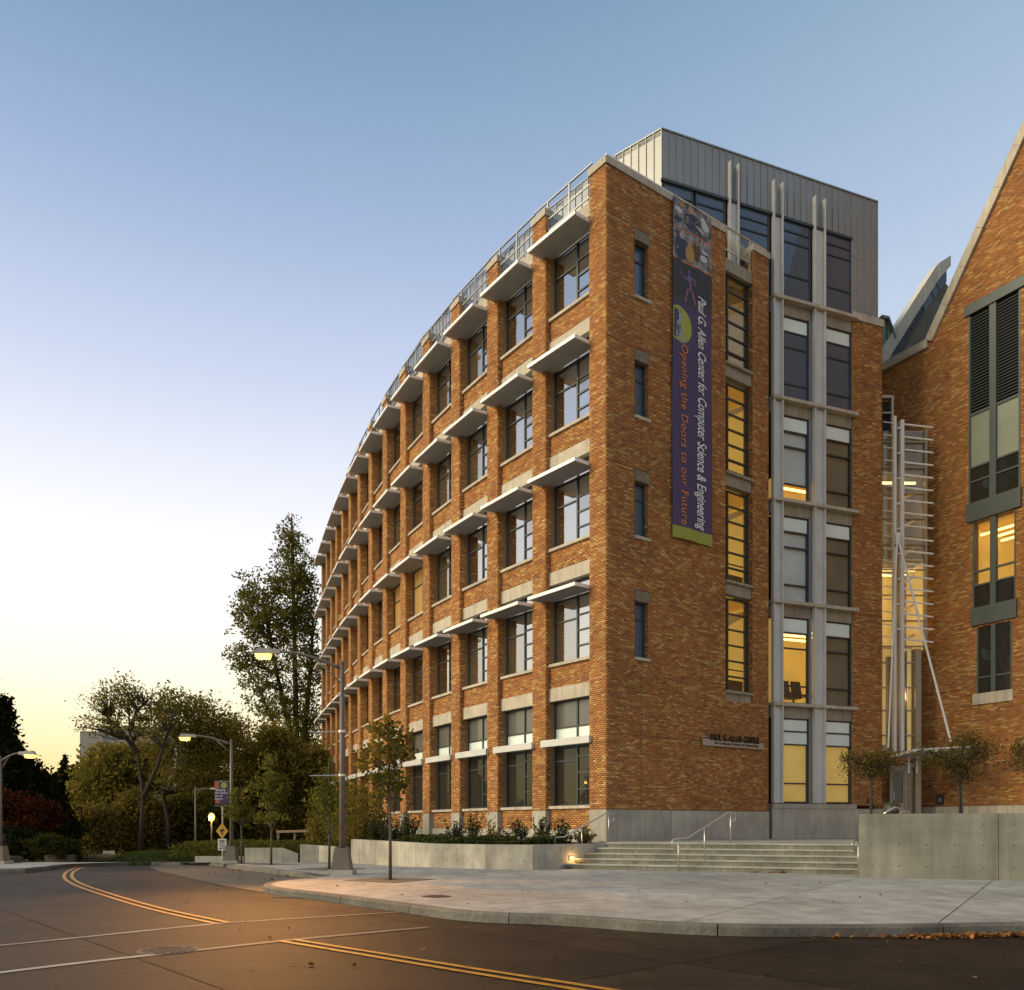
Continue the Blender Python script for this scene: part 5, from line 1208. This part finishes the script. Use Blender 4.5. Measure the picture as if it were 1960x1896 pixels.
# ------------------------------------------------------------------ vegetation
L_pop = leaf_mat('poplar_leaf', (.085, .092, .017), (.21, .185, .038), .45); L_elm = leaf_mat('elm_leaf', (.12, .12, .022), (.32, .23, .05), .5); L_dk = leaf_mat('dark_leaf', (.060, .072, .016), (.16, .135, .028), .45)
L_aut = leaf_mat('autumn_leaf', (.115, .105, .022), (.27, .185, .045), .45); L_red = leaf_mat('red_leaf', (.035, .012, .007), (.10, .03, .012)); L_con = leaf_mat('conifer_leaf', (.010, .014, .006), (.025, .028, .01), .15)
L_young = leaf_mat('young_leaf', (.065, .078, .016), (.165, .14, .032)); L_hdg = leaf_mat('hedge_leaf', (.022, .030, .008), (.06, .055, .012), .3); L_shr = leaf_mat('shrub_leaf', (.025, .035, .012), (.09, .085, .028), .2); L_yel = leaf_mat('yellowing_leaf', (.14, .10, .02), (.30, .17, .03))
L_gra = leaf_mat('grass_blade', (.035, .055, .014), (.08, .10, .03)); L_dry = leaf_mat('dry_grass_blade', (.16, .13, .07), (.30, .24, .13)); L_lit = leaf_mat('leaf_litter', (.11, .05, .02), (.36, .17, .06), .1)
def leafcloud(name, C, size, m, parent, asp=.55, world=I4, flat=0, kind=None, droop=0, tone=None):
    """C (n,3) centres"""
    n = len(C); a = rng.normal(size=(n, 3)); a[:, 2] *= (1-flat); a[:, 2] -= droop; a /= np.linalg.norm(a, axis=1)[:, None]+1e-9
    b = rng.normal(size=(n, 3)); b[:, 2] *= (1-flat); b -= a*(a*b).sum(1)[:, None]; b /= np.linalg.norm(b, axis=1)[:, None]+1e-9
    s = size*rng.uniform(.65, 1.35, n)[:, None]
    V = np.stack((C-a*s*.5, C+b*s*asp*.5, C+a*s*.5, C-b*s*asp*.5), 1).reshape(-1, 3); F = np.arange(n*4).reshape(-1, 4)
    t = np.clip(tone if tone is not None else rng.beta(1.6, 2.6, n), 0, 1); T = np.repeat(np.c_[t, t, t, np.ones(n)], 4, axis=0)
    return put(name, raw_mesh(name, V, F, m, T), parent, world, kind=kind)
def clumps(blobs, ncl, per, cl_r, shell=.55, out=.22):
    """blobs: (x,y,z,rx,ry,rz,weight)"""
    B = np.array([b[:6] for b in blobs], float); wgt = np.array([b[6] if len(b) > 6 else b[3]*b[5] for b in blobs], float); wgt /= wgt.sum()
    k = rng.choice(len(B), ncl, p=wgt); d = rng.normal(size=(ncl, 3)); d /= np.linalg.norm(d, axis=1)[:, None]; r = rng.uniform(shell**3, 1, ncl)**(1/3)*(1+out*np.abs(rng.normal(size=ncl))**1.3*(rng.random(ncl) < .45))
    C = B[k, :3]+d*r[:, None]*B[k, 3:6]
    tone = rng.beta(2, 2.6, ncl)
    pts = np.repeat(C, per, axis=0)+rng.normal(size=(ncl*per, 3))*cl_r*np.array([1, 1, .7])
    t = np.repeat(tone, per)+rng.normal(0, .15, ncl*per); return C, pts, t
def tree(name, label, cat, group, base, trunks, blobs, ncl, per, clr, leaf, m, bark=M_bark, nb=18, shell=.5, r0=.12, droop=0, brr=.02, asp=.55):
    o = empty(name, base, label, cat, group)
    C, pts, t = clumps(blobs, ncl, per, clr, shell)
    leafcloud('crown', pts, leaf, m, o, droop=droop, tone=t, asp=asp)
    mb = MB(); allp = []
    for tk in trunks:
        n = len(tk); rr_ = [r0*(1-.75*i/(n-1)) for i in range(n)]; mb.tube(tk, rr_, 8)
        for i in range(n-1):
            for u in (0, .5): allp.append((np.array(tk[i])*(1-u)+np.array(tk[i+1])*u, rr_[i]))
    zmin = min(c[2] for c in C); cand = [q for q in allp if q[0][2] > (base[2]+(zmin-base[2])*.6)] or allp
    for c in C[rng.choice(len(C), min(nb, len(C)), replace=False)]:
        below = [q for q in cand if q[0][2] < c[2]-.1] or cand[:1]
        s_, rs = min(below, key=lambda q: np.linalg.norm((q[0]-c)*np.array([1, 1, .55])))
        mid = (s_+c)/2+np.array([0, 0, .12*np.linalg.norm(c-s_)])*rng.uniform(-.6, .8)+rng.normal(0, .04, 3)*np.linalg.norm(c-s_)
        rb = min(rs*.5, brr*(1+np.linalg.norm(c-s_)*.25)); mb.tube([tuple(s_), tuple(mid), tuple(c)], [rb, rb*.65, rb*.2], 5, False)
    mb.build('trunk', bark, o, smooth=True); return o
def at(px, py, D): return ((px-CX)*D/FPX, D, (HZ-py)*D/FPX+E_)
def bl(px, py, rx, ry, D, w=None, dep=None):
    x, y, z = at(px, py, D); s = D/FPX; q = (x, y, z, rx*s, (dep or rx)*s, ry*s); return q+((w,) if w else (rx*ry,))
# poplar behind the far end
D = 70
tree('poplar_tree', 'tall upright poplar at the far end of the brick building, rising highest of the trees', 'tree', None, (at(572, 1640, D)[0], D, -2.3),
     [[at(574, 1665, D), at(571, 1500, D), at(566, 1350, D), at(563, 1200, D), at(560, 1050, D), at(558, 990, D)], [at(572, 1530, D), at(556, 1400, D), at(530, 1290, D), at(505, 1160, D)], [at(573, 1500, D), at(585, 1380, D), at(596, 1260, D), at(600, 1180, D)], [at(571, 1540, D), at(545, 1430, D), at(500, 1330, D)]],
     [bl(558, 1038, 22, 46, D), bl(556, 1018, 18, 30, D), bl(560, 1100, 42, 60, D), bl(552, 1150, 44, 55, D), bl(585, 1150, 28, 60, D), bl(500, 1150, 40, 50, D), bl(478, 1190, 36, 55, D), bl(515, 1200, 55, 50, D), bl(565, 1260, 45, 90, D), bl(600, 1200, 20, 45, D), bl(600, 1290, 22, 60, D), bl(462, 1262, 30, 22, D), bl(500, 1290, 40, 40, D), bl(520, 1345, 45, 35, D), bl(560, 1400, 48, 60, D), bl(595, 1400, 25, 70, D), bl(545, 1470, 50, 50, D)],
     1150, 26, .27, .24, L_pop, bark=M_barkd, r0=.30, nb=130, shell=.35, brr=.04)
# background trees
def bg(name, label, D, tr, blobs, ncl, m, leaf=.30, per=32, clr=.36, nb=40, r0=.3, shell=.4, cat='tree', group='trees beyond the road', bark=M_barkd, brr=.05):
    trk = [[at(*p, D) for p in t] for t in tr]; b = trk[0][0]
    return tree(name, label, cat, group, (b[0], b[1], b[2]), trk, [bl(*q, D) for q in blobs], ncl, per, clr, leaf, m, bark, nb, shell, r0, brr=brr)
bg('broadleaf_tree', 'open crowned tree with a leaning trunk in front of the pale concrete block', 52, [[(268, 1640), (272, 1560), (274, 1520), (262, 1440), (248, 1400), (246, 1340)], [(273, 1530), (300, 1470), (322, 1400), (340, 1350)], [(248, 1400), (262, 1360), (285, 1340)], [(262, 1440), (225, 1390), (190, 1360)]],
   [(240, 1328, 38, 28), (205, 1345, 32, 22), (275, 1350, 32, 26), (190, 1385, 38, 17), (240, 1385, 45, 25), (300, 1390, 35, 25)], 350, L_elm, .16, 13, .30, 230, .15, .45, bark=M_barkd, brr=.035)
bg('broadleaf_tree', 'wide dense tree with twin curved trunks left of the second lamp post', 55, [[(322, 1640), (322, 1570), (312, 1520), (308, 1490), (330, 1440), (345, 1390)], [(315, 1520), (350, 1470), (380, 1420)]],
   [(345, 1370, 52, 42), (320, 1350, 30, 30), (385, 1375, 48, 38), (330, 1430, 55, 40), (400, 1430, 50, 45), (435, 1410, 38, 38), (365, 1480, 60, 35)], 560, L_elm, .20, 24, .38, 120, .15, .4, bark=M_barkd)
bg('broadleaf_tree', 'round crowned tree over the second lamp post, right end of the group', 60, [[(376, 1640), (366, 1560), (362, 1500), (400, 1430)]],
   [(440, 1400, 30, 28), (455, 1440, 30, 42), (430, 1470, 40, 40), (400, 1500, 50, 35), (470, 1490, 20, 35)], 420, L_elm, .20, 24, .38, 90, .15, .4)
bg('broadleaf_tree', 'brownish green tree low below the windows of the pale concrete block', 62, [[(215, 1640), (214, 1560), (212, 1480)]], [(210, 1480, 55, 50), (192, 1520, 34, 45), (240, 1500, 50, 60), (182, 1560, 30, 30), (285, 1470, 30, 40)], 620, L_elm, .32, 30, .40, 40)
bg('small_tree', 'small rounded autumn tree beyond the grass mound, lit at its top', 54, [[(175, 1650), (178, 1600), (180, 1570)]], [(178, 1568, 38, 28), (165, 1600, 40, 30), (200, 1605, 42, 32), (215, 1590, 20, 25)], 420, L_aut, .24, 28, .28, 40, .12)
bg('small_tree', 'orange tinged tree between the two big leaning trunks', 56, [[(250, 1650), (255, 1590), (262, 1550)]], [(265, 1540, 30, 26), (240, 1580, 35, 40), (290, 1580, 32, 40), (255, 1610, 40, 25)], 380, L_aut, .24, 28, .3, 30, .12)
bg('small_tree', 'dark green tree behind the speed limit sign', 58, [[(345, 1650), (345, 1600), (346, 1540)]], [(350, 1560, 40, 45), (390, 1590, 35, 45), (330, 1600, 25, 35), (425, 1570, 35, 50)], 420, L_dk, .3, 30, .36, 20, .15)
bg('broadleaf_tree', 'dense dark tree left of the poplar at the end of the building', 62, [[(520, 1650), (518, 1560), (510, 1480)], [(520, 1560), (535, 1470), (548, 1420)]], [(505, 1470, 32, 40), (520, 1420, 26, 40), (500, 1530, 45, 50), (545, 1500, 45, 60), (580, 1540, 42, 60), (560, 1590, 55, 40), (600, 1480, 22, 60), (600, 1580, 30, 50)], 950, L_elm, .32, 30, .42, 50)
bg('broadleaf_tree', 'mid green tree behind the second lamp post pole', 60, [[(470, 1650), (470, 1590), (472, 1530)]], [(475, 1540, 35, 40), (455, 1590, 40, 40), (500, 1590, 45, 45)], 480, L_elm, .3, 30, .4, 30)
bg('dark_tree', 'dark tree with ragged crown against the yellow sky at the left', 50, [[(60, 1650), (60, 1560), (58, 1480)]], [(44, 1468, 9, 9), (60, 1463, 8, 10), (40, 1482, 14, 10), (72, 1482, 12, 9), (55, 1500, 28, 18), (60, 1530, 40, 25), (85, 1560, 35, 30), (110, 1585, 35, 30)], 480, L_con, .26, 28, .26, 30, .15)
bg('dark_tree', 'dark red leaved tree at the left edge', 42, [[(30, 1650), (30, 1600), (32, 1560)]], [(20, 1550, 40, 26), (60, 1560, 40, 28), (-20, 1560, 40, 30), (40, 1590, 50, 28)], 480, L_red, .2, 28, .22, 30, .12)
bg('tall_conifer', 'tall black conifer cut off by the left edge of the picture', 46, [[(0, 1650), (-2, 1500), (-4, 1350)]], [(2, 1360, 14, 22), (4, 1400, 18, 30), (12, 1440, 24, 28), (20, 1470, 24, 30), (10, 1510, 30, 40), (-20, 1420, 22, 90)], 700, L_con, .22, 30, .2, 20, .2)
bg('dark_tree', 'low dark trees filling the gap under the small conifer', 70, [[(135, 1640), (135, 1560)]], [(120, 1510, 40, 22), (150, 1500, 30, 25), (90, 1560, 60, 40), (150, 1560, 40, 40), (40, 1530, 50, 30)], 520, L_con, .4, 26, .45, 8)
# small conifer with layered boughs
D = 75; o = empty('conifer', at(124, 1640, D), 'small layered conifer silhouetted against the yellow sky', 'tree'); C = []
for i in range(16):
    u = i/15; z = at(0, 1448+u*70, D)[2]; rr_ = .1+1.9*u
    for k in range(9):
        a = rng.uniform(0, 6.28); L = rr_*rng.uniform(.6, 1.1)
        for s_ in np.linspace(.1, 1, 12): C.append((at(124, 0, D)[0]+math.cos(a)*L*s_+rng.normal(0, .05), D+math.sin(a)*L*s_, z-.15*s_*L*.3+rng.normal(0, .05)))
leafcloud('crown', np.array(C), .25, L_con, o, asp=.4); MB().tube([at(124, 1640, D), at(125, 1441, D)], [.2, .02], 6).build('trunk', M_barkd, o)
# far wood closing the view
C = []
for i in range(9000):
    x = rng.uniform(-75, 10); y = rng.uniform(80, 92); h = 4.5+1.6*math.sin(x*.35)+1.1*math.sin(x*.9+1); C.append((x, y, -2.3+rng.uniform(0, 1)*max(h, 1.5)))
leafcloud('distant_wood', np.array(C), .95, L_dk, None, kind='stuff')
# shrubs and hedges
def hedge(name, label, blobs, D, n, m, leaf=.12, group='hedges along the left wall'):
    b = bl(*blobs[0], D); o = empty(name, (b[0], b[1], gz(D)), label, 'hedge', group); C, pts, t = clumps([bl(*q, D, None, 30) for q in blobs], n, 26, .09, .8); leafcloud('foliage', pts, leaf, m, o, tone=t)
    mb = MB()
    for q in blobs: x, y, z, a, b_, c_ = bl(*q, D, None, 30)[:6]; mb.lathe([(.02, z-c_*.9), (a*.8, z-c_*.5), (a*.85, z), (a*.6, z+c_*.6), (.02, z+c_*.88)], x, y, 12)
    mb.build('inner_branches', M_barkd, o); return o
hedge('clipped_hedge', 'clipped dark green hedge above the low wall at the left', [(95, 1618, 26, 15), (118, 1624, 22, 14), (132, 1634, 10, 10)], 37.5, 620, L_hdg)
hedge('garden_hedge', 'dark hedge behind the wall at the left edge', [(20, 1612, 40, 25), (62, 1618, 30, 22), (-40, 1610, 40, 28)], 38.5, 800, L_con)
hedge('round_bush', 'round dark bush between the hedge and the dry grass', [(155, 1642, 13, 10), (166, 1645, 10, 8)], 40, 260, L_dk, group='bushes by the mound')
# mound
def mound(name, px, py, rx, ry, D, m, dep=5):
    x, y, z = at(px, py, D); s = D/FPX; V = []; F = []; n, k = 36, 10
    for j in range(k+1):
        r = j/k
        for i in range(n): a = 2*math.pi*i/n; V.append((x+rx*s*r*math.cos(a), y+dep*r*math.sin(a), z-ry*s*(r**2.2)+.03*math.sin(i*1.7+j)*r))
    for j in range(k):
        for i in range(n): a, b = j*n+i, j*n+(i+1) % n; F.append((a, b, b+n, a+n))
    me = bpy.data.meshes.new(name); me.from_pydata(V, [], F); me.materials.append(m); me.polygons.foreach_set('use_smooth', [True]*len(F)); put(name, me, kind='structure')
    n = 14000; a = rng.uniform(0, 6.28, n); r = np.sqrt(rng.uniform(0, 1, n)); C = np.c_[x+rx*s*r*np.cos(a), y+dep*r*np.sin(a), z-ry*s*(r**2.2)+.04]; return C
C = mound('grass_mound', 290, 1631, 105, 26, 42, M_earth); leafcloud('mound_grass', C, .13, L_gra, None, asp=.3, kind='stuff')
n = 1500; xx = rng.uniform(at(174, 0, 39)[0], at(222, 0, 39)[0], n); C = np.c_[xx, rng.uniform(38.2, 39.6, n), gz(39)-.05+rng.uniform(0, .42, n)]; leafcloud('dry_grass_tuft', C, .3, L_dry, None, asp=.12, kind='stuff', droop=-1.2)
# little bench seen behind
o = empty('park_bench', at(300/3.3, 1640, 40), 'small pale bench beside the dry grass beyond the road', 'bench'); x, y, z = at(206, 1636, 42)
o.matrix_basis = Matrix.Translation((x, y, z)); WM[o.name] = o.matrix_basis.copy()
MB().box(x-.28, x+.28, y-.1, y+.1, z-.05, z).box(x-.28, x+.28, y+.1, y+.13, z+.02, z+.18).build('seat', M_base, o)
for dx in (-.22, .22): MB().box(x+dx-.03, x+dx+.03, y-.08, y+.12, z-.7, z-.05).build('leg', M_base, o)
# planter shrubs
def shrub(px, py_top, D, h, wdt, label, m, leaf=.11, n=26, per=16):
    x = (px-CX)*D/FPX; o = empty('planter_shrub', (x, D, .70), label, 'shrub', 'shrubs in the long planter'); mb = MB(); pts = []; tn = []
    for i in range(n):
        a = rng.uniform(0, 6.28); L = rng.uniform(.35, 1)*h; lean = rng.uniform(.1, 1)*wdt*.5; e = np.array((x+math.cos(a)*lean, D+math.sin(a)*lean, .70+L)); b = np.array((x+rng.normal(0, .04), D+rng.normal(0, .04), .70)); mid = (b+e)/2+np.array((math.cos(a)*lean*.2, math.sin(a)*lean*.2, -.03)); mb.tube([tuple(b), tuple(mid), tuple(e)], [.008, .006, .003], 4, False)
        for k in range(per): u = rng.uniform(.35, 1.05); q = b*(1-u)**2+2*mid*u*(1-u)+e*u*u; pts.append(q+rng.normal(0, .035, 3)); tn.append(rng.beta(2, 3))
    leafcloud('foliage', np.array(pts), leaf, m, o, asp=.38, tone=np.array(tn)); mb.build('stems', M_barkd, o)
for (px, D, h, wd, lb, m, n) in ((1117, 27.2, .50, .9, 'feathery brown shrub at the corner pier beside the left handrail', L_aut, 40), (1078, 27.0, .78, .8, 'loose shrub with upright shoots, nearest the corner of the building', L_shr, 24), (1037, 27.6, .82, .7, 'glossy dark upright shrub, second from the corner', L_shr, 30), (990, 28.2, .80, .95, 'bushy dark shrub third from the corner', L_shr, 30), (955, 28.6, .55, .6, 'small yellowing plant left of the bushy dark shrub', L_yel, 12), (938, 29.0, .95, .5, 'straggly yellow leaved sapling in the planter', L_yel, 10), (905, 29.4, 1.15, .9, 'taller loose shrub with an arching shoot in the planter', L_shr, 30), (872, 30, .75, .9, 'low spreading shrub right of the young tree', L_shr, 28),
                             (782, 31.2, 1.05, 1.1, 'dense dark shrub just right of the young street tree trunk', L_shr, 46), (745, 31.8, .95, 1.2, 'dense dark shrub behind the young street tree trunk', L_shr, 46), (718, 32.5, .8, 1.0, 'dark shrub just left of the young street tree', L_shr, 34)):
    shrub(px, 0, D, h, wd, lb, m, n=n)
n = 9000; i_ = rng.integers(0, len(W3)-1, n); u = rng.uniform(0, 1, n); W3a = np.array(W3); Pn = W3a[i_]*(1-u)[:, None]+W3a[i_+1]*u[:, None]
dd = rng.uniform(.35, 2.4, n); C = np.c_[Pn[:, 0]+dd*.55, Pn[:, 1]+dd*.8, .70+rng.uniform(0, .26, n)*(.6+.4*np.sin(Pn[:, 0]*3))]; leafcloud('planter_ground_cover', C, .11, L_shr, None, kind='stuff')
# taller shrubs / small trees against the facade at the far end
for (px, D, ht, lb) in ((668, 38, 3.6, 'bushy small tree against the far piers behind the lamp post'), (700, 36.5, 2.6, 'reddish green shrub tree right of the lamp post in the planter'), (628, 41, 3.2, 'dark small tree at the far end of the planter')):
    x = (px-CX)*D/FPX
    tree('planter_tree', lb, 'small tree', 'small trees in the far planter', (x, D, .4), [[(x, D, .2), (x+.05, D, 1.2), (x-.05, D, ht*.8)]], [(x, D, ht*.55, .8, .8, ht*.38), (x-.4, D, ht*.4, .6, .6, ht*.25), (x+.4, D-.2, ht*.35, .6, .6, ht*.22)], 150, 22, .17, .14, L_elm if px != 700 else L_aut, M_barkd, 26, .3, .05)
n = 7000; C = np.c_[rng.uniform(-15, -7.5, n), rng.uniform(36.2, 44, n), rng.uniform(-.1, .55, n)]; k = C[:, 0] > -15+0*C[:, 1]; leafcloud('far_planter_ground_cover', C[(C[:, 1] > 37.2)], .16, L_dk, None, kind='stuff')
# young street trees
def young(px, py, D, top, lb, blobs, m=L_young, ncl=120, per=15, leaf=.13, lean=0, trunkr=.045):
    x = (px-CX)*D/FPX; g = gz(D); zt_ = (HZ-top)*D/FPX+E_
    o = tree('young_street_tree', lb, 'young tree', 'young trees in the sidewalk', (x, D, g), [[(x, D, g-.05), (x+.01+lean*.2, D, g+(zt_-g)*.3), (x+lean*.6, D, g+(zt_-g)*.65), (x+lean, D, zt_-.1)]], [bl(*q, D) for q in blobs], ncl, per, .11, leaf, m, M_bark, 30, .2, trunkr, brr=.014)
    f = Fr(x, D, .84, -.54); MB().box(-.75, .75, -.75, .75, g+.004, g+.008).build('trunk_square', mat('rough_dark_ground', (.13, .115, .085), .9, noise=[(25, .7, 1.2)], bump=(60, .6)), o, f.M)  # rough, darker square of ground around the trunk
    MB().lathe([(.16, g+.005), (.16, g+.013)], x, D, 16).build('soil_ring', M_soil, o)
young(747, 1685, G(747, 1685)[1], 1372, 'nearest young street tree with sparse yellow green leaves, right of the lamp post', [(740, 1385, 14, 12), (725, 1410, 20, 20), (760, 1410, 20, 16), (712, 1450, 18, 20), (745, 1450, 26, 30), (770, 1440, 12, 25), (722, 1490, 20, 22), (755, 1500, 28, 22), (730, 1520, 22, 16), (690, 1470, 12, 10)], ncl=85, leaf=.14, lean=-.05, per=12)
young(630, 1664, G(630, 1664)[1], 1450, 'young street tree directly left of the brown lamp post', [(628, 1480, 20, 25), (618, 1520, 24, 25), (640, 1525, 24, 25), (625, 1560, 26, 20)], m=L_pop, ncl=60, per=12)
young(519, 1656, G(519, 1656)[1], 1440, 'young street tree midway between the two lamp posts', [(515, 1470, 18, 25), (508, 1510, 26, 30), (528, 1510, 24, 30), (515, 1550, 30, 25)], m=L_pop, ncl=90, leaf=.15)
young(462, 1652, 33.2, 1500, 'thin young street tree just right of the second lamp post', [(458, 1520, 15, 22), (455, 1550, 20, 22), (470, 1555, 20, 22)], m=L_pop, ncl=60, leaf=.15)
# small trees behind the tall wall
def vase(px, D, stems, blobs, lb, n=260):
    x = (px-CX)*D/FPX
    tree('courtyard_tree', lb, 'tree', 'vase shaped trees behind the tall concrete wall', (x, D, .75), [[(x, D, .75)]+[at(*s, D) for s in st] for st in stems], [bl(*q, D) for q in blobs], int(n*.62), 11, .13, .105, L_young2, M_barkd, 150, .15, .04, droop=.35, brr=.009, asp=.32)
L_young2 = leaf_mat('small_drooping_leaf', (.065, .055, .018), (.17, .12, .035))
vase(1668, 25, [[(1667, 1520), (1668, 1490), (1655, 1465), (1640, 1450)], [(1668, 1495), (1682, 1465), (1700, 1450)], [(1668, 1500), (1668, 1470), (1665, 1440)]], [(1665, 1455, 35, 16), (1635, 1452, 24, 12), (1695, 1455, 26, 14), (1650, 1475, 30, 12), (1682, 1478, 24, 12), (1622, 1450, 10, 8)], 'vase shaped small tree on one stem, left of the entrance canopy')
vase(1839, 25, [[(1836, 1520), (1834, 1485), (1815, 1460), (1790, 1440)], [(1838, 1490), (1855, 1455), (1875, 1435)], [(1836, 1490), (1842, 1450), (1845, 1415)]], [(1845, 1430, 40, 22), (1800, 1452, 36, 14), (1880, 1442, 30, 18), (1840, 1460, 45, 18), (1860, 1412, 22, 12), (1770, 1440, 14, 8), (1835, 1480, 30, 12)], 'larger vase shaped small tree on a double stem in front of the gabled building', 420)
x = (1842.5-CX)*25/FPX; MB().tube([(x+.05, 25, .7), at(1839, 1510, 25), at(1838, 1485, 25)], [.035, .03, .025], 7).build('second_stem', M_bark, [q for q in bpy.data.objects if q.name.startswith('courtyard_tree')][-1])
vase(1995, 24, [[(1993, 1520), (1990, 1485), (1975, 1450)], [(1992, 1490), (2010, 1450)]], [(1985, 1440, 38, 18), (1955, 1462, 30, 16), (2010, 1450, 30, 20), (1965, 1430, 25, 12)], 'small tree reaching into the picture at the right edge', 230)
# concrete block far behind
fb = empty('concrete_block', (-60, 122, -2), 'pale concrete office block far behind the trees at the left', 'building'); D = 122
FO = Fr(*at(153, 1600, D)[:2], 1, .25)
t1 = FO.px(300)[0]; tc = FO.px(194)[0]; zt_ = (HZ-1400)*D/FPX+E_
M_blkc = mat('far_concrete', (.42, .37, .30), .8, noise=[(.3, .9, 1.06)])
holes = []
for fl in range(4):
    z = zt_-2.6-fl*4.2
    for k in range(6): a = tc+.4+k*3.3; holes.append((a, a+2.7, z-1.5, z))
holed(FO, 0, t1+8, -3, zt_, 0, 3, holes).build('wall', M_blkc, fb, FO.M)
for h in holes: MB().box(h[0], h[1], .8, .9, h[2], h[3]).build('window', G_dim, fb, FO.M)
mb = MB()
for k in range(7): a = tc+k*3.3; mb.box(a, a+.3, -.35, 0, -3, zt_+.05)
mb.build('fin', M_blkc, fb, FO.M); MB().box(tc, tc+10, .5, 8, zt_+.01, zt_+.9).build('roof_plant', M_blkc, fb, FO.M)

# leaf litter
def litter(name, pts, sz, n_each, m=L_lit, z=.0, spread=.3, kind='stuff'):
    C = []
    for (x, y) in pts:
        for _ in range(n_each): C.append((x+rng.normal(0, spread), y+rng.normal(0, spread*.35), 0))
    C = np.array(C); C[:, 2] = np.array([gz(v) for v in C[:, 1]])+z+rng.uniform(.004, .03, len(C)); leafcloud(name, C, sz, m, None, asp=.75, flat=.8, kind=kind)
kq = [k for k in crp([G(*q) for q in ((1560, 1771), (1700, 1771), (1830, 1769), (1960, 1767), (2100, 1768))], .12)]
litter('kerb_leaf_litter', [(p.x, p.y-.22) for p in kq if p.x > 5.0], .085, 60, z=-.14, spread=.15)
litter('kerb_leaf_litter_thin', [(p.x, p.y-.17) for p in kq if p.x < 5.4], .08, 3, z=-.14, spread=.08)
litter('scattered_leaves', [G(rng.uniform(300, 1900), rng.uniform(1700, 1880), -.14) for _ in range(38)], .065, 1, z=-.135, spread=.02)
litter('sidewalk_leaves', [G(rng.uniform(560, 1900), rng.uniform(1690, 1745)) for _ in range(30)], .06, 1, z=.002, spread=.02)
litter('layby_leaves', [G(*q, -.14) for q in [(rng.uniform(330, 560), 0) for _ in range(0)]]+[G(a, b, -.14) for a, b in ((370, 1664), (400, 1657), (430, 1661), (440, 1668), (470, 1672), (520, 1673), (545, 1679), (590, 1680), (460, 1682), (500, 1686), (420, 1674))], .10, 5, z=-.125, spread=.18)
litter('layby_kerb_leaves', [G(a, b, -.14) for a, b in ((380, 1654), (395, 1655), (500, 1664), (515, 1666.5), (545, 1670), (600, 1678), (612, 1680))], .10, 22, z=-.125, spread=.22)
sL = [S0+RU*5.2+RV*.10, S0+RU*5.6+RV*.12, S0+RU*5.9+RV*.1]
litter('step_leaves', [(p.x, p.y-.3) for p in sL], .08, 14, z=.0, spread=.14)
for o_ in (S0+RU*.3+RV*.28, S0+RU*.1-RV*.05): litter('corner_leaves', [(o_.x, o_.y)], .07, 24, z=.155 if o_.y > S0.y+.1 else 0, spread=.12)
# stray parts check
